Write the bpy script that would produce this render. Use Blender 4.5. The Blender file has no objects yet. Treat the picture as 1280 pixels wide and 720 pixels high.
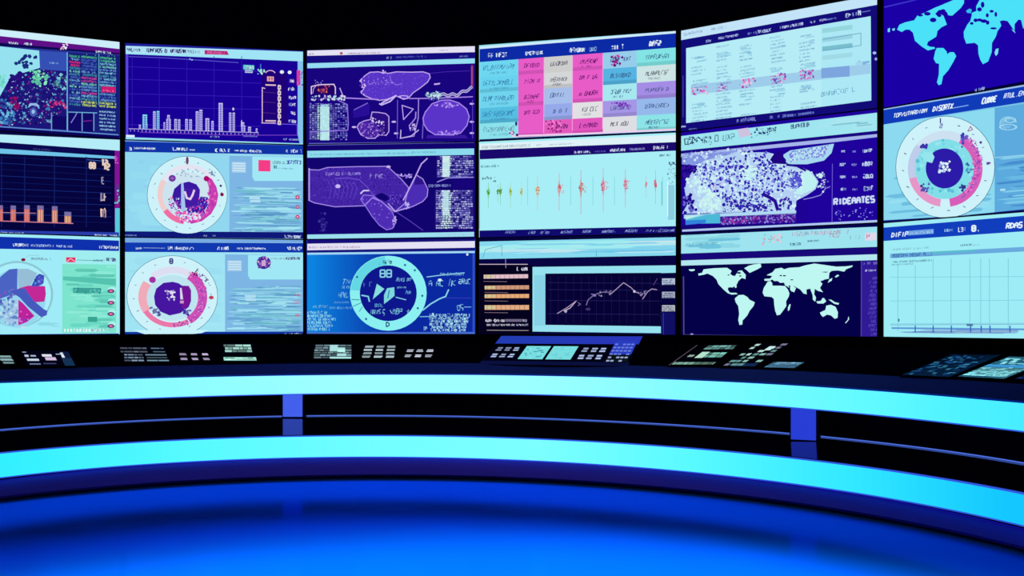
import bpy, bmesh, math, random
from mathutils import Vector, Matrix

S = bpy.context.scene
COL = S.collection

# ------------------------------------------------------------------ camera, world, exposure
H_CAM, F_PX, CX, CY = 1.25, 1300.0, 640.0, 400.0
cd = bpy.data.cameras.new('camera')
cam = bpy.data.objects.new('camera', cd)
COL.objects.link(cam)
cam.location = (0, 0, H_CAM)
cam.rotation_euler = (math.pi / 2, 0, 0)
cd.sensor_width = 36.0
cd.lens = 36.0 * F_PX / 1280.0
cd.shift_y = (CY - 360.0) / 1280.0
cd.clip_end = 100
S.camera = cam

w = bpy.data.worlds.new('world')
S.world = w
w.use_nodes = True
w.node_tree.nodes['Background'].inputs[0].default_value = (0.0, 0.0, 0.01, 1)
w.node_tree.nodes['Background'].inputs[1].default_value = 0.05

S.view_settings.view_transform = 'Standard'
S.view_settings.look = 'None'
S.view_settings.gamma = 1
S.view_settings.exposure = 0
S.view_settings.use_curve_mapping = False


def spot(name, loc, target, energy, color, size_deg, blend=0.9, radius=0.25):
    l = bpy.data.lights.new(name, 'SPOT')
    l.energy = energy
    l.color = color
    l.spot_size = math.radians(size_deg)
    l.spot_blend = blend
    l.shadow_soft_size = radius
    o = bpy.data.objects.new(name, l)
    COL.objects.link(o)
    o.location = loc
    o.rotation_euler = (Vector(target) - Vector(loc)).to_track_quat('-Z', 'Y').to_euler()
    return o


# unseen blue spotlight added overhead to make the bright pool on the floor
spot('floor_pool_spot', (-0.2, 3.1, 5.6), (-0.2, 3.1, 0), 19500, (0.014, 0.33, 1.0), 62, 0.45, 0.3)


# ------------------------------------------------------------------ helpers
def lin(c):
    out = []
    for v in c[:3]:
        v = max(0, min(255, v)) / 255.0
        out.append(v / 12.92 if v <= 0.04045 else ((v + 0.055) / 1.055) ** 2.4)
    return tuple(out)


def principled(name, base, rough=0.5, metal=0.0, spec=0.5, noise=0.0, scale=30.0, tint=None, coat=0.0):
    m = bpy.data.materials.new(name)
    m.use_nodes = True
    nt = m.node_tree
    b = nt.nodes['Principled BSDF']
    b.inputs['Roughness'].default_value = rough
    b.inputs['Metallic'].default_value = metal
    b.inputs['Specular IOR Level'].default_value = spec
    b.inputs['Coat Weight'].default_value = coat
    if tint:
        b.inputs['Specular Tint'].default_value = (*tint, 1)
    tc = nt.nodes.new('ShaderNodeTexCoord')
    nz = nt.nodes.new('ShaderNodeTexNoise')
    nz.inputs['Scale'].default_value = scale
    nt.links.new(tc.outputs['Object'], nz.inputs['Vector'])
    mx = nt.nodes.new('ShaderNodeMix')
    mx.data_type = 'RGBA'
    mx.inputs['A'].default_value = (*[v * (1 - noise) for v in base], 1)
    mx.inputs['B'].default_value = (*[v * (1 + noise) for v in base], 1)
    nt.links.new(nz.outputs['Fac'], mx.inputs['Factor'])
    nt.links.new(mx.outputs['Result'], b.inputs['Base Color'])
    return m


def emit(name, srgb, strength=1.0):
    m = bpy.data.materials.new(name)
    m.use_nodes = True
    nt = m.node_tree
    nt.nodes.clear()
    e = nt.nodes.new('ShaderNodeEmission')
    e.inputs[0].default_value = (*lin(srgb), 1)
    e.inputs[1].default_value = strength
    o = nt.nodes.new('ShaderNodeOutputMaterial')
    nt.links.new(e.outputs[0], o.inputs[0])
    return m


def glow_material(strength=1.0):
    """screen pixels: every little shape on a display carries its own colour"""
    m = bpy.data.materials.new('display_glow')
    m.use_nodes = True
    nt = m.node_tree
    nt.nodes.clear()
    a = nt.nodes.new('ShaderNodeAttribute')
    a.attribute_name = 'screen_colour'
    e = nt.nodes.new('ShaderNodeEmission')
    e.inputs[1].default_value = strength
    o = nt.nodes.new('ShaderNodeOutputMaterial')
    nt.links.new(a.outputs['Color'], e.inputs[0])
    nt.links.new(e.outputs[0], o.inputs[0])
    return m


GLOW = glow_material()
M_BLACK = principled('black_plastic', (0.002, 0.002, 0.004), 0.6, spec=0.2, noise=0.2)
M_BEZEL = principled('bezel_black', (0.003, 0.003, 0.01), 0.5, spec=0.2, noise=0.2)
M_CONSOLE = principled('console_black_laminate', (0.0012, 0.0012, 0.006), 0.8, spec=0.0, noise=0.3)
M_LIP = principled('navy_desk_edge', (0.045, 0.06, 0.32), 0.7, spec=0.0, noise=0.15)
M_SHELF = principled('black_gloss_lacquer', (0.002, 0.001, 0.006), 0.08, spec=0.3, noise=0.2)
M_RECESS = principled('recess_black', (0.001, 0.001, 0.004), 0.8, spec=0.05, noise=0.2)
M_SKIRT = principled('indigo_skirt_lacquer', (0.17, 0.05, 0.55), 0.6, spec=0.0, noise=0.08)
M_POST = emit('post_painted_glow', (66, 92, 232))  # light on the post fronts, put into the colour as glow
M_TRIM = emit('trim_blue_light', (50, 90, 225))
M_LINE = emit('slim_line_light', (80, 116, 232))
M_WALL = principled('wall_black_drape', (0.0015, 0.0015, 0.006), 0.9, spec=0.02, noise=0.3, scale=6)
M_CEIL = principled('ceiling_black', (0.002, 0.002, 0.004), 0.9, spec=0.02, noise=0.3)


def floor_material():
    """polished blue floor: blue paint under a blue-tinted glossy lacquer"""
    m = bpy.data.materials.new('blue_polished_floor')
    m.use_nodes = True
    nt = m.node_tree
    nt.nodes.clear()
    tc = nt.nodes.new('ShaderNodeTexCoord')
    nz = nt.nodes.new('ShaderNodeTexNoise')
    nz.inputs['Scale'].default_value = 2.5
    nt.links.new(tc.outputs['Object'], nz.inputs['Vector'])
    rm = nt.nodes.new('ShaderNodeMapRange')
    rm.inputs['To Min'].default_value = .10
    rm.inputs['To Max'].default_value = .15
    nt.links.new(nz.outputs['Fac'], rm.inputs['Value'])
    gl = nt.nodes.new('ShaderNodeBsdfGlossy')
    gl.inputs['Color'].default_value = (0.008, 0.085, 0.95, 1)
    nt.links.new(rm.outputs['Result'], gl.inputs['Roughness'])
    di = nt.nodes.new('ShaderNodeBsdfDiffuse')
    di.inputs['Color'].default_value = (0.004, 0.07, 0.16, 1)
    fr = nt.nodes.new('ShaderNodeFresnel')
    fr.inputs['IOR'].default_value = 1.75
    mx = nt.nodes.new('ShaderNodeMixShader')
    nt.links.new(fr.outputs[0], mx.inputs[0])
    nt.links.new(di.outputs[0], mx.inputs[1])
    nt.links.new(gl.outputs[0], mx.inputs[2])
    o = nt.nodes.new('ShaderNodeOutputMaterial')
    nt.links.new(mx.outputs[0], o.inputs[0])
    return m


M_FLOOR = floor_material()


def mesh_obj(name, verts, faces, mats, parent=None, fm=None, smooth=False):
    me = bpy.data.meshes.new(name)
    me.from_pydata([tuple(v) for v in verts], [], faces)
    if not isinstance(mats, (list, tuple)):
        mats = [mats]
    for m in mats:
        me.materials.append(m)
    if fm:
        for p, i in zip(me.polygons, fm):
            p.material_index = i
    if smooth:
        for p in me.polygons:
            p.use_smooth = True
    me.update()
    o = bpy.data.objects.new(name, me)
    COL.objects.link(o)
    if parent:
        o.parent = parent
    return o


def thing(name, label, cat, mw=None, group=None):
    o = bpy.data.objects.new(name, None)
    COL.objects.link(o)
    o.empty_display_size = 0.1
    if mw is not None:
        o.matrix_world = mw
    o['label'] = label
    o['category'] = cat
    if group:
        o['group'] = group
    return o


def boxes(name, lst, mat, parent, bevel=0.0):
    """several boxes (x0,y0,z0,x1,y1,z1) as one part"""
    V, F = [], []
    for (x0, y0, z0, x1, y1, z1) in lst:
        b = len(V)
        V += [(x0, y0, z0), (x1, y0, z0), (x1, y1, z0), (x0, y1, z0), (x0, y0, z1), (x1, y0, z1), (x1, y1, z1), (x0, y1, z1)]
        F += [[b + i for i in f] for f in
              ((0, 3, 2, 1), (4, 5, 6, 7), (0, 1, 5, 4), (1, 2, 6, 5), (2, 3, 7, 6), (3, 0, 4, 7))]
    o = mesh_obj(name, V, F, mat, parent)
    if bevel:
        m = o.modifiers.new('bevel', 'BEVEL')
        m.width = bevel
        m.segments = 2
    return o


# ------------------------------------------------------------------ plan curves of the round desk
CEN = (-1.1, 5.0)
EDGE_PX = {
    'K1': (.747, [(0, 479.5), (160, 473.7), (320, 470.3), (480, 469.3), (640, 469.7), (750, 471.2), (910, 477.5), (1000, 483.2), (1100, 490.3), (1280, 504.4)]),
    'E3': (.331, [(0, 537.5), (160, 526.5), (350, 520.8), (480, 519.3), (640, 521.7), (800, 529), (987, 542), (1100, 553.4), (1280, 579.4)]),
    'E4': (.278, [(0, 566), (160, 553), (320, 546), (480, 544.5), (640, 546.5), (800, 555.7), (990, 571.5), (1100, 586.5), (1280, 616.5)]),
    'E5': (.0905, [(0, 595), (160, 581.5), (320, 573.8), (480, 573), (640, 575.7), (800, 585), (990, 605), (1100, 620), (1280, 654.5)]),
    'E6': (.016, [(0, 623), (160, 605.5), (320, 598.5), (450, 595.5), (640, 597), (800, 607), (920, 620), (1100, 647.5), (1280, 685)])}


def solve(A, b):
    n = len(b)
    M = [r[:] + [v] for r, v in zip(A, b)]
    for i in range(n):
        p = max(range(i, n), key=lambda k: abs(M[k][i]))
        M[i], M[p] = M[p], M[i]
        for j in range(n):
            if j != i:
                q = M[j][i] / M[i][i]
                M[j] = [a - q * c for a, c in zip(M[j], M[i])]
    return [M[i][n] / M[i][i] for i in range(n)]


def polyfit(xs, ys, deg):
    A = [[sum(x ** (i + j) for x in xs) for j in range(deg + 1)] for i in range(deg + 1)]
    b = [sum(y * x ** i for x, y in zip(xs, ys)) for i in range(deg + 1)]
    return solve(A, b)


CURVE = {}
for k, (z, pts) in EDGE_PX.items():
    th, rr = [], []
    for x, y in pts:
        D = (H_CAM - z) / (y - CY)
        X, Y = (x - CX) * D, F_PX * D
        th.append(math.atan2(X - CEN[0], Y - CEN[1]))
        rr.append(math.hypot(X - CEN[0], Y - CEN[1]))
    CURVE[k] = (polyfit(th, rr, 4), min(th), max(th))


def radius(k, t):
    c, a, b = CURVE[k]
    u = min(max(t, a), b)
    return sum(ci * u ** i for i, ci in enumerate(c))


def pt(k, t, z, off=0.0):
    r = radius(k, t) + off
    return Vector((CEN[0] + r * math.sin(t), CEN[1] + r * math.cos(t), z))


T0, T1, NT = math.radians(-62), math.radians(94), 160
TH = [T0 + (T1 - T0) * i / NT for i in range(NT + 1)]


def sweep(name, prof, mat, parent, closed=True, fm=None, smooth=True):
    """sweep a profile [(curve, offset, z), ...] round the desk"""
    n = len(prof)
    V = [pt(k, t, z, off) for t in TH for (k, off, z) in prof]
    F = []
    for i in range(NT):
        for j in range(n if closed else n - 1):
            a, b = i * n + j, i * n + (j + 1) % n
            F.append((a, b, b + n, a + n))
    if closed:
        F.append(tuple(range(n)))
        F.append(tuple(NT * n + j for j in reversed(range(n))))
    o = mesh_obj(name, V, F, mat, parent)
    bm = bmesh.new()
    bm.from_mesh(o.data)
    bmesh.ops.recalc_face_normals(bm, faces=bm.faces)
    bm.to_mesh(o.data)
    bm.free()
    return o


# ------------------------------------------------------------------ screen wall columns (left end -> right end, plan metres)
Z_BOT, T_ALL = 1.105, 2.9
ROWH = T_ALL / 3
COLPX = [((0, 9.84), (150.5, 10.29)), ((155.5, 10.32), (379.5, 10.63)), ((382.5, 10.60), (595, 10.44)),
         ((598, 10.41), (845.5, 9.89)), ((850.5, 9.89), (1097.5, 8.79)), ((1103.5, 8.79), (1280, 7.88))]
COLS = []
for i, ((xa, ya), (xb, yb)) in enumerate(COLPX):
    A = Vector(((xa - CX) * ya / F_PX, ya))
    B = Vector(((xb - CX) * yb / F_PX, yb))
    d = (B - A).normalized()
    if i == 0:
        A = B - d * 1.74
    if i == 5:
        B = A + d * 1.78
    COLS.append((A, B, d, (B - A).length))

# ------------------------------------------------------------------ room shell


def struct(o):
    o['kind'] = 'structure'
    return o


XL, XR, YN, YF, ZC = -7.2, 7.2, -3.0, 12.2, 5.8


def room_box(name, b, mat):
    return struct(boxes(name, [b], mat, None))


room_box('floor', (XL, YN, -0.1, XR, YF, 0), M_FLOOR)
room_box('ceiling', (XL, YN, ZC, XR, YF, ZC + .1), M_CEIL)
room_box('wall_left', (XL - .1, YN, 0, XL, YF, ZC), M_WALL)
room_box('wall_right', (XR, YN, 0, XR + .1, YF, ZC), M_WALL)
room_box('wall_front', (XL, YN - .1, 0, XR, YN, ZC), M_WALL)
room_box('wall_back', (XL, YF, 0, XR, YF + .1, ZC), M_WALL)
# faceted partition that carries the monitors
pl = []
for i, (A, B, d, L) in enumerate(COLS):
    nrm = Vector((-d.y, d.x))   # away from the room
    pl.append((A + nrm * .085, B + nrm * .085))
line = [pl[0][0] - COLS[0][2] * .8]
for a, b in zip(pl[:-1], pl[1:]):
    line.append((a[1] + b[0]) / 2)
line.append(pl[-1][1] + COLS[-1][2] * .6)
V, F = [], []
for i, p in enumerate(line):
    q = Vector(p)
    cc = (Vector((-.4, 4)) - q).normalized()
    q2 = q - cc * .15
    V += [(q.x, q.y, 0), (q2.x, q2.y, 0), (q.x, q.y, 4.9), (q2.x, q2.y, 4.9)]
for i in range(len(line) - 1):
    a, b = i * 4, i * 4 + 4
    F += [(a, b, b + 2, a + 2), (a + 1, a + 3, b + 3, b + 1), (a + 2, b + 2, b + 3, a + 3), (a, a + 1, b + 1, b)]
F += [(0, 2, 3, 1), (len(V) - 4, len(V) - 3, len(V) - 1, len(V) - 2)]
struct(mesh_obj('wall_screens', V, F, M_WALL))

# ------------------------------------------------------------------ studio desk
desk = thing('studio_desk', 'long curved black studio desk with two glowing cyan light bands, below the monitors', 'desk',
             Matrix.Translation((CEN[0], CEN[1], 0)))
_inv = Matrix.Translation((-CEN[0], -CEN[1], 0))


def on_desk(o):
    o.data.transform(_inv)
    return o


LIP_O, LIP_Z, BACK_O, BACK_Z = .27, .845, .95, 1.012
on_desk(sweep('desk_lip', [('K1', -.03, .765), ('K1', LIP_O, LIP_Z), ('K1', LIP_O, .80), ('K1', 0, .752)], M_LIP, desk))
on_desk(sweep('console_top', [('K1', LIP_O + .002, LIP_Z), ('K1', BACK_O, BACK_Z), ('K1', BACK_O, .70), ('K1', LIP_O + .002, .70)], M_CONSOLE, desk))
on_desk(sweep('recess_panel', [('E3', .012, .338), ('E3', .012, .62), ('E3', .06, .62), ('E3', .06, .338)], M_RECESS, desk))
on_desk(sweep('desk_underside', [('K1', .035, .575), ('K1', .035, .70), ('K1', BACK_O, .70), ('K1', BACK_O, .575)], M_RECESS, desk))
on_desk(sweep('shelf', [('E4', .02, .284), ('E3', .05, .330), ('E3', .05, .02), ('E4', .02, .07)], M_SHELF, desk))
on_desk(sweep('slim_light_strip', [('E3', -.004, .330), ('E3', -.004, .3355), ('E3', .011, .3355), ('E3', .011, .330)], M_LINE, desk))
on_desk(sweep('base_skirt', [('E5', .0, .088), ('E6', .0, .026), ('E6', .0, .010), ('E6', .03, .0), ('E5', .1, .0), ('E5', .1, .088)], M_SKIRT, desk))


def led_band(name, curve, z0, z1, stops, nslice):
    """glowing band in short slices; its fading toward the ends is painted into their colours"""
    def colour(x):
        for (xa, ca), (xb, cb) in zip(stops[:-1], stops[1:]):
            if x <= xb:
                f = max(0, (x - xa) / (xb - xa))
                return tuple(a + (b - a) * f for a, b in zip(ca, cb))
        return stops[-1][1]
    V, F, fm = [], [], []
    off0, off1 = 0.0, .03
    for m in range(nslice):
        ta, tb = T0 + (T1 - T0) * m / nslice, T0 + (T1 - T0) * (m + 1) / nslice
        c = colour(math.degrees((ta + tb) / 2))  # painted fade: colour follows the angle along the desk
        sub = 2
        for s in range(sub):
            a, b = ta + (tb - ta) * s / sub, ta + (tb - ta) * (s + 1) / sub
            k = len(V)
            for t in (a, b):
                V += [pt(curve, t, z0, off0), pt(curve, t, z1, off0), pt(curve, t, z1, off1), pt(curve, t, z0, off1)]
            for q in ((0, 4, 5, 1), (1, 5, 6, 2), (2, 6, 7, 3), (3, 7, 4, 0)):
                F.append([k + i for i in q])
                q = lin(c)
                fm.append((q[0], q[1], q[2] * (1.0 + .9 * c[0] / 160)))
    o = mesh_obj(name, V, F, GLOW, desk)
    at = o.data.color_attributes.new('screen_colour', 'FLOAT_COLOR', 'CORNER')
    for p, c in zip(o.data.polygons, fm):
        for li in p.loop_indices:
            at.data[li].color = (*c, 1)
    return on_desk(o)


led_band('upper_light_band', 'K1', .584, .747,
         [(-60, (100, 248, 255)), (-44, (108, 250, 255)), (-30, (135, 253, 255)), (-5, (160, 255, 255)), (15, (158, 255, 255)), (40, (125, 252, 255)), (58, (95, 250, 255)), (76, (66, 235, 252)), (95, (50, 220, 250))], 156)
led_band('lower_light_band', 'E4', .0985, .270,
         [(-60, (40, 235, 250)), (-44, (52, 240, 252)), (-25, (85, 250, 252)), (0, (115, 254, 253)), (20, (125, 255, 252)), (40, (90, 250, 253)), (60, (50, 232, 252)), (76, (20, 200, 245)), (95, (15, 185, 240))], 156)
for (k, o_, z0, z1, nm) in (('K1', -.004, .576, .584, 'upper_band_trim'), ('E4', -.004, .270, .278, 'lower_band_top_trim'), ('E4', -.004, .0905, .0985, 'lower_band_bottom_trim')):
    on_desk(sweep(nm, [(k, o_, z0), (k, o_, z1), (k, o_ + .03, z1), (k, o_ + .03, z0)], M_TRIM, desk))


def ray_at_z(px, py, z):
    D = (H_CAM - z) / (py - CY)
    return Vector(((px - CX) * D, F_PX * D, z))


# upright posts in the recess, the light on their blue fronts painted as emission
for (xa, xb, yb, zb, strength) in ((353.5, 377.8, 521.3, .333, 1.0), (988.5, 1019.8, 549.5, .322, .72)):
    a, b = ray_at_z(xa, yb, zb), ray_at_z(xb, yb + (1.5 if xa > 900 else 0), zb)
    ux = (b - a)
    ux.z = 0
    wd = ux.length
    ux.normalize()
    uy = Vector((-ux.y, ux.x, 0))
    mid = (a + b) / 2
    mw = Matrix(((ux.x, uy.x, 0, mid.x), (ux.y, uy.y, 0, mid.y), (0, 0, 1, 0), (0, 0, 0, 1)))
    p = boxes('post', [(-wd / 2 - .012, .012, zb - .02, wd / 2 + .022, .10, .60)], M_BLACK, desk, .004)
    p.data.transform(mw)
    on_desk(p)
    q = boxes('post_front', [(-wd / 2, 0, zb + .002, wd / 2, .0115, .575)],
              emit('post_painted_glow', (66, 96, 236) if strength == 1 else (40, 62, 212)), p, .003)
    q.data.transform(mw)
    on_desk(q)
    q['label'] = 'blue front of the post, its light painted in as glow'

# ------------------------------------------------------------------ display drawing
GL = {
    'A': [(0, 0, 0, 3), (0, 3, 1, 4), (1, 4, 2, 3), (2, 3, 2, 0), (0, 2, 2, 2)], 'B': [(0, 0, 0, 4), (0, 4, 2, 3.4), (0, 2, 2, 2.6), (0, 0, 2, .8), (2, .8, 2, 3.4)],
    'C': [(2, 4, 0, 4), (0, 4, 0, 0), (0, 0, 2, 0)], 'D': [(0, 0, 0, 4), (0, 4, 2, 3), (2, 3, 2, 1), (2, 1, 0, 0)],
    'E': [(2, 4, 0, 4), (0, 4, 0, 0), (0, 0, 2, 0), (0, 2, 1.6, 2)], 'F': [(2, 4, 0, 4), (0, 4, 0, 0), (0, 2, 1.6, 2)],
    'H': [(0, 0, 0, 4), (2, 0, 2, 4), (0, 2, 2, 2)], 'I': [(1, 0, 1, 4)], 'K': [(0, 0, 0, 4), (0, 2, 2, 4), (0, 2, 2, 0)],
    'L': [(0, 4, 0, 0), (0, 0, 2, 0)], 'M': [(0, 0, 0, 4), (0, 4, 1, 2), (1, 2, 2, 4), (2, 4, 2, 0)],
    'N': [(0, 0, 0, 4), (0, 4, 2, 0), (2, 0, 2, 4)], 'O': [(0, 0, 0, 4), (0, 4, 2, 4), (2, 4, 2, 0), (2, 0, 0, 0)],
    'P': [(0, 0, 0, 4), (0, 4, 2, 4), (2, 4, 2, 2), (2, 2, 0, 2)], 'R': [(0, 0, 0, 4), (0, 4, 2, 4), (2, 4, 2, 2), (2, 2, 0, 2), (.8, 2, 2, 0)],
    'S': [(2, 4, 0, 4), (0, 4, 0, 2), (0, 2, 2, 2), (2, 2, 2, 0), (2, 0, 0, 0)], 'T': [(0, 4, 2, 4), (1, 4, 1, 0)],
    'U': [(0, 4, 0, 0), (0, 0, 2, 0), (2, 0, 2, 4)], 'V': [(0, 4, 1, 0), (1, 0, 2, 4)], 'X': [(0, 0, 2, 4), (0, 4, 2, 0)],
    'Y': [(0, 4, 1, 2), (2, 4, 1, 2), (1, 2, 1, 0)], '/': [(0, 0, 2, 4)], '-': [(0, 2, 2, 2)], '.': [(.8, 0, 1.2, 0.1)], ':': [(1, .8, 1, 1.2), (1, 2.8, 1, 3.2)],
    '0': [(0, 0, 0, 4), (0, 4, 2, 4), (2, 4, 2, 0), (2, 0, 0, 0)], '1': [(1, 0, 1, 4)], '2': [(0, 4, 2, 4), (2, 4, 2, 2), (2, 2, 0, 2), (0, 2, 0, 0), (0, 0, 2, 0)],
    '8': [(0, 0, 0, 4), (0, 4, 2, 4), (2, 4, 2, 0), (2, 0, 0, 0), (0, 2, 2, 2)]}
CH = 'ABCDEFHIKLMNOPRSTUX0128'
STEP = .0004


class Sheet:
    """coloured shapes lying on a flat panel, x right, z up, in metres"""

    def __init__(self, W, Hh):
        self.V, self.F, self.C = [], [], []
        self.W, self.Hh = W, Hh

    def poly(self, pts, c, L=1):
        k = len(self.V)
        for (x, z) in pts:
            self.V.append((min(max(x, 0), self.W) - self.W / 2, -STEP * L, min(max(z, 0), self.Hh)))
        self.F.append(tuple(range(k, k + len(pts))))
        self.C.append(lin(c))

    def build(self, name, parent, y=0.0):
        V = [(v[0], v[1] + y, v[2]) for v in self.V]
        o = mesh_obj(name, V, self.F, GLOW, parent)
        me = o.data
        bm = bmesh.new()
        bm.from_mesh(me)
        bad = [f for f in bm.faces if f.normal.y > 0]
        bmesh.ops.reverse_faces(bm, faces=bad)
        bm.to_mesh(me)
        bm.free()
        at = me.color_attributes.new('screen_colour', 'FLOAT_COLOR', 'CORNER')
        for p, c in zip(me.polygons, self.C):
            for li in p.loop_indices:
                at.data[li].color = (*c, 1)
        return o


class Scr(Sheet):
    """a monitor display; shapes are written in the coordinates of a reading grid laid over it"""

    def __init__(self, ci, ri, ox, oy, sc):
        A, B, d, L = COLS[ci]
        super().__init__(L - 2 * self.M, ROWH - 2 * self.MZ)
        self.ci, self.ri, self.o = ci, ri, (ox, oy, sc)
        self.rnd = random.Random(ci * 10 + ri + 5)
        self.z0 = Z_BOT + (2 - ri) * ROWH + self.MZ

    M, MZ = .006, .005

    def uv(self, x, y):
        px, py = self.o[0] + x / self.o[2], self.o[1] + y / self.o[2]
        A, B, d, L = COLS[self.ci]
        rx = (px - CX) / F_PX
        # t*(rx,1) = A + s*d
        det = -rx * d.y + d.x
        t = (-A.x * d.y + A.y * d.x) / det
        s = (t * 1 - A.y) / d.y if abs(d.y) > abs(d.x) else (t * rx - A.x) / d.x
        z = H_CAM + t * (CY - py) / F_PX
        return s - self.M, z - self.z0

    def scale(self, x, y):
        a, b = self.uv(x, y), self.uv(x, y + 1)
        c = self.uv(x + 1, y)
        return abs(c[0] - a[0]), abs(b[1] - a[1])

    def bg(self, c):
        super().poly([(0, 0), (self.W, 0), (self.W, self.Hh), (0, self.Hh)], c, 0)

    def P(self, pts, c, L=2):
        self.poly([self.uv(x, y) for x, y in pts], c, L)

    def R(self, x0, y0, x1, y1, c, L=1):
        a = self.uv(x0, y0)
        b = self.uv(x0, y1)
        u1 = self.uv(x1, y0)[0]
        self.poly([(a[0], a[1]), (u1, a[1]), (u1, b[1]), (b[0], b[1])], c, L)

    def C_(self, cx, cy, rx, ry, c, L=3, a0=0, a1=360, inner=0.0, n=40):
        n = max(6, int(n * abs(a1 - a0) / 360))
        ang = [math.radians(a0 + (a1 - a0) * i / n) for i in range(n + 1)]
        if inner <= 0 and abs(a1 - a0) >= 360:
            self.P([(cx + rx * math.cos(a), cy - ry * math.sin(a)) for a in ang[:-1]], c, L)
        elif inner <= 0:
            self.P([(cx, cy)] + [(cx + rx * math.cos(a), cy - ry * math.sin(a)) for a in ang], c, L)
        else:
            for a, b in zip(ang[:-1], ang[1:]):
                q = [(cx + r * rx * math.cos(t), cy - r * ry * math.sin(t)) for r, t in ((inner, a), (1, a), (1, b), (inner, b))]
                self.P(q, c, L)

    def L_(self, pts, w_, c, L=4):
        for (x0, y0), (x1, y1) in zip(pts[:-1], pts[1:]):
            a, b = Vector(self.uv(x0, y0)), Vector(self.uv(x1, y1))
            dd = b - a
            if dd.length < 1e-6:
                continue
            ww = w_ * self.scale(x0, y0)[1] / 2
            nn = Vector((-dd.y, dd.x)).normalized() * ww
            ee = dd.normalized() * ww * .6
            self.poly([tuple(a - nn - ee), tuple(b - nn + ee), tuple(b + nn + ee), tuple(a + nn - ee)], c, L)

    def T(self, s, x, y, h, c, L=6, width=None, bold=.22, slant=0.0):
        """text with its baseline-left at x,y, h tall; width = total width"""
        u0, v0 = self.uv(x, y)
        sx, sy = self.scale(x, y)
        hh = h * sy
        cw = (width * sx / max(1, len(s))) if width else hh * .75
        gw = cw * .72
        for i, ch in enumerate(s):
            for (a, b, c2, d2) in GL.get(ch, []):
                p = Vector((u0 + i * cw + a / 2 * gw + b / 4 * hh * slant, v0 + b / 4 * hh))
                q = Vector((u0 + i * cw + c2 / 2 * gw + d2 / 4 * hh * slant, v0 + d2 / 4 * hh))
                dd = q - p
                nn = Vector((-dd.y, dd.x)).normalized() * hh * bold / 2
                self.poly([tuple(p - nn), tuple(q - nn), tuple(q + nn), tuple(p + nn)], c, L)

    def W_(self, x, y, width, h, c, L=6, bold=.2, slant=0.0):
        """a line of scrawled, half-legible lettering"""
        u0, v0 = self.uv(x, y)
        sx, sy = self.scale(x, y)
        hh = h * sy * .86
        n = max(2, int(width / (h * .5)))
        cw = width * sx / n
        gw = cw * .68
        rn = self.rnd
        under = tuple(c[k] * .62 + (20, 30, 130)[k] * .38 for k in range(3)) if sum(c) > 480 else c
        for i in range(n):
            if rn.random() < .08:
                continue
            strokes = GL[rn.choice(CH)]
            up = rn.uniform(.8, 1.0)
            for (a, b, c2, d2) in strokes:
                if rn.random() < .12:
                    continue
                a, b, c2, d2 = a / 2 + rn.uniform(-.14, .14), b / 4 * up + rn.uniform(-.09, .09), c2 / 2 + rn.uniform(-.14, .14), d2 / 4 * up + rn.uniform(-.09, .09)
                p = Vector((u0 + i * cw + a * gw + b * hh * slant, v0 + b * hh))
                q = Vector((u0 + i * cw + c2 * gw + d2 * hh * slant, v0 + d2 * hh))
                dd = q - p
                if dd.length < 1e-6:
                    continue
                nn = Vector((-dd.y, dd.x)).normalized() * hh * bold * rn.uniform(.3, .55)
                self.poly([tuple(p - nn), tuple(q - nn), tuple(q + nn), tuple(p + nn)], c if rn.random() < .6 else under, L)

    def noise(self, pts, n, smin, smax, cols, L=3, asp=1.0):
        """scattered flecks inside a polygon"""
        xs, ys = [p[0] for p in pts], [p[1] for p in pts]
        if 100 <= n < 400:
            n, smin, smax = int(n * 1.9), smin * .72, smax * .74
        k = 0
        tries = 0
        while k < n and tries < n * 12:
            tries += 1
            x, y = self.rnd.uniform(min(xs), max(xs)), self.rnd.uniform(min(ys), max(ys))
            ins = False
            for (xa, ya), (xb, yb) in zip(pts, pts[1:] + pts[:1]):
                if (ya > y) != (yb > y) and x < (xb - xa) * (y - ya) / (yb - ya) + xa:
                    ins = not ins
            if not ins:
                continue
            k += 1
            s = self.rnd.uniform(smin, smax)
            m = self.rnd.choice((4, 5, 6))
            ph = self.rnd.uniform(0, 6.28)
            q = [(x + s * asp * self.rnd.uniform(.6, 1) * math.cos(ph + 6.283 * i / m), y + s * self.rnd.uniform(.6, 1) * math.sin(ph + 6.283 * i / m)) for i in range(m)]
            self.P(q, self.rnd.choice(cols), L + .5 * self.rnd.random())

    def streaks(self, x0, y0, x1, y1, n, hmin, hmax, cols, L=2):
        for _ in range(n):
            h = self.rnd.uniform(hmin, hmax)
            wd = self.rnd.uniform(.15, .7) * (x1 - x0)
            x = self.rnd.uniform(x0, x1 - wd * .6)
            y = self.rnd.uniform(y0, y1 - h)
            xe = min(x1, x + wd)
            a, b, e = self.uv(x, y), self.uv(x, y + h), self.uv(xe, y)
            m = (a[1] + b[1]) / 2
            t = (e[0] - a[0]) * .12
            self.poly([(a[0], m), (a[0] + t, a[1]), (e[0] - t, a[1]), (e[0], m), (e[0] - t, b[1]), (a[0] + t, b[1])], self.rnd.choice(cols), L + self.rnd.random())


CY1 = (165, 238, 250)
CY2 = (150, 225, 245)
WH = (228, 244, 255)
HD = (16, 50, 172)
NV = (14, 8, 105)
IN = (22, 0, 150)
DK = (4, 4, 52)
SL = (118, 168, 222)


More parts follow.
